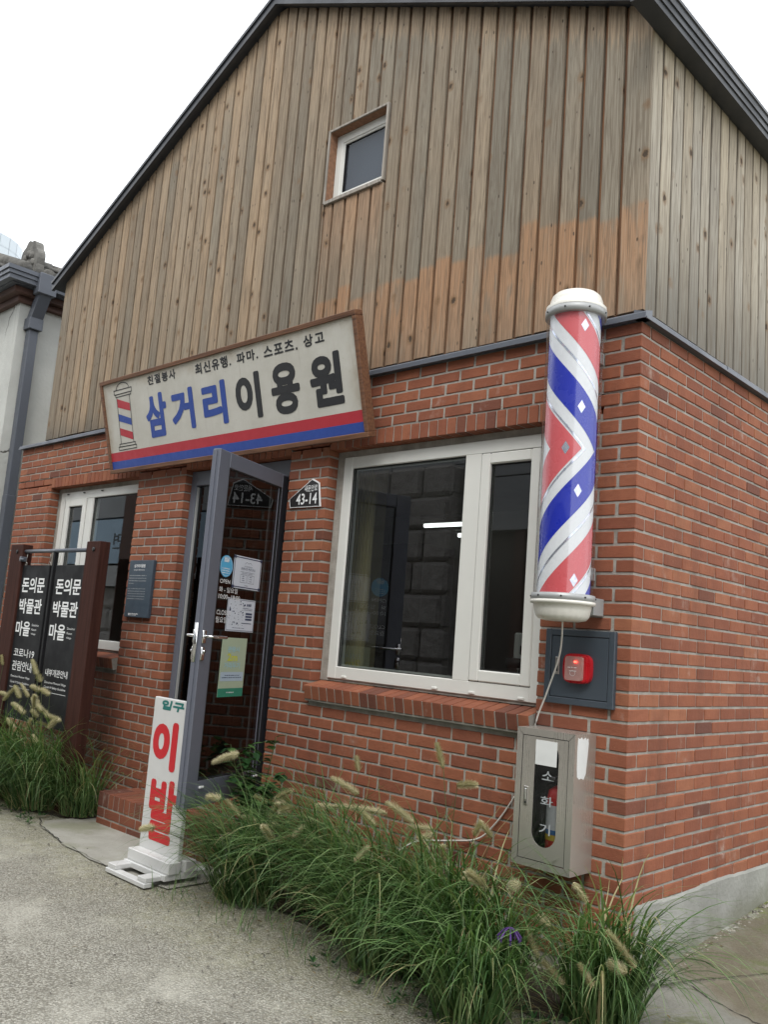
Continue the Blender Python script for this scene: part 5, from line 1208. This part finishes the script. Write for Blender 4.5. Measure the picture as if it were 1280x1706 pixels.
# leafy bush by the door hinge
e = thing('leafy_bush', 'small broad leaved bush growing beside the door hinge', 'bush', (-2.22, -.22, 0))
b = mb('stem_green'); tips = []
for i in range(20):
    a = GR.uniform(0, 2 * pi); h_ = GR.uniform(.45, .80); sp = GR.uniform(.05, .24); r0 = Vector((-2.25 + GR.uniform(-.03, .03), -.22 + GR.uniform(-.03, .03), 0)); t3 = r0 + Vector((sp * cos(a), -abs(sp * sin(a)) * .8, h_)); m_ = r0.lerp(t3, .5) + Vector((0, 0, .05)); P = curve([r0, m_, t3]); b.t = .3; b.tube(P, .0028, 5); tips.append(P)
b.build('stems', e)
b = mb('bush_leaf')
def leaf(b, p, d, L_, w):
    d = d.normalized(); s_ = d.cross(Vector((0, 0, 1))).normalized(); nrm = s_.cross(d); b.t = GR.random(); vs = []
    prof = [(0, 0), (.18, .55), (.4, 1), (.65, .85), (.85, .45), (1, 0)]
    for t, q in prof:
        c = p + d * (L_ * t) + nrm * (-.10 * L_ * t * t); e_ = s_ * (w * .5 * q); vs += [c - e_ + nrm * .12 * w * q, c, c + e_ + nrm * .12 * w * q]
    fs = []
    for i in range(5): fs += [(3 * i, 3 * i + 1, 3 * i + 4, 3 * i + 3), (3 * i + 1, 3 * i + 2, 3 * i + 5, 3 * i + 4)]
    b.add(vs, fs)
for P in tips:
    for k in range(6, len(P)):
        for r in range(2 if k % 2 else 1):
            a = GR.uniform(0, 2 * pi); leaf(b, P[k], Vector((cos(a), sin(a) - .3, GR.uniform(-.5, .5))), GR.uniform(.05, .09), GR.uniform(.035, .06))
b.build('leaves', e)
# purple flower
e = thing('purple_flower', 'single purple nodding flower rising from the grass below the cabinet', 'flower', (-.12, -.62, 0))
b = mb('stem_green'); b.tube(curve([(-.12, -.62, 0), (-.085, -.70, .22), (-.058, -.75, .375)]), .0022, 6); b.build('stem', e)
b = mb('petal')
for i in range(7):
    a = i * .9; c0 = Vector((-.058, -.75, .375)); d_ = Vector((cos(a), sin(a), -.45)); c1 = c0 + d_ * .022; c2 = c1 + d_ * .022 + Vector((0, 0, -.018)); b.t = GR.random(); b.tube([c0, c1, c2], [.0015, .003, .005], 7, cap=False)
    for k in range(3): aa = a + k * 2.1; leaf(b, c2, Vector((cos(aa) * .4, sin(aa) * .4, -1)), .017, .006)
b.build('petals', e)
# fallen leaf, dry litter, low weeds
b = mb('yellow_leaf'); leaf(b, Vector((-.16, -.80, .112)), Vector((1, .35, .05)), .052, .03); tag(b.build('fallen_leaf'), 'orange yellow fallen leaf lying in the front grass', 'leaf')
b = mb('dry_leaf')
for i in range(260):
    x_, y_ = (GR.uniform(-6.2, -3.9), GR.uniform(-.75, -.1)) if GR.random() < .45 else (GR.uniform(-2.1, .3), GR.uniform(-.85, -.05)); a = GR.uniform(0, 6.3)
    leaf(b, Vector((x_, y_, .016 + GR.random() * .012)), Vector((cos(a), sin(a), GR.uniform(-.05, .25))), GR.uniform(.015, .045), GR.uniform(.006, .02))
for i in range(60): a = GR.uniform(0, 6.3); leaf(b, Vector((abs(GR.gauss(0, .05)) + .02, GR.uniform(.2, 1.9), gz(.1, 1) * 0 + .01 + .085 * .6)), Vector((cos(a), sin(a), .1)), GR.uniform(.01, .025), GR.uniform(.004, .01))
for i in range(150):
    x_ = GR.uniform(-2.4, .4); a = GR.uniform(0, 6.3); leaf(b, Vector((x_, -.75 - abs(GR.gauss(0, .22)), .008)), Vector((cos(a), sin(a), GR.uniform(0, .15))), GR.uniform(.01, .035), GR.uniform(.002, .008))
tag(b.build('leaf_litter'), 'dry leaf litter scattered under the grass clumps', 'leaf litter', kind='stuff')
b = mb('bush_leaf')
for i in range(150):
    x_, y_ = (GR.uniform(-5.4, -3.9), GR.uniform(-.8, -.55)) if GR.random() < .4 else (GR.uniform(-1.1, .15), GR.uniform(-.92, -.5))
    for k in range(5): a = GR.uniform(0, 6.3); leaf(b, Vector((x_, y_, .012)), Vector((cos(a), sin(a), GR.uniform(.2, .9))), GR.uniform(.02, .05), GR.uniform(.006, .014))
b.mat('grass')
for i in range(420): blade(b, (GR.uniform(-2.2, .35), GR.uniform(-.95, -.55), 0), GR.uniform(0, 6.3), GR.uniform(.05, .22), GR.uniform(.1, .8), GR.uniform(.5, 1.6), .003, 5)
tag(b.build('ground_weeds'), 'low green weeds along the front edge of the planting', 'weeds', kind='stuff')
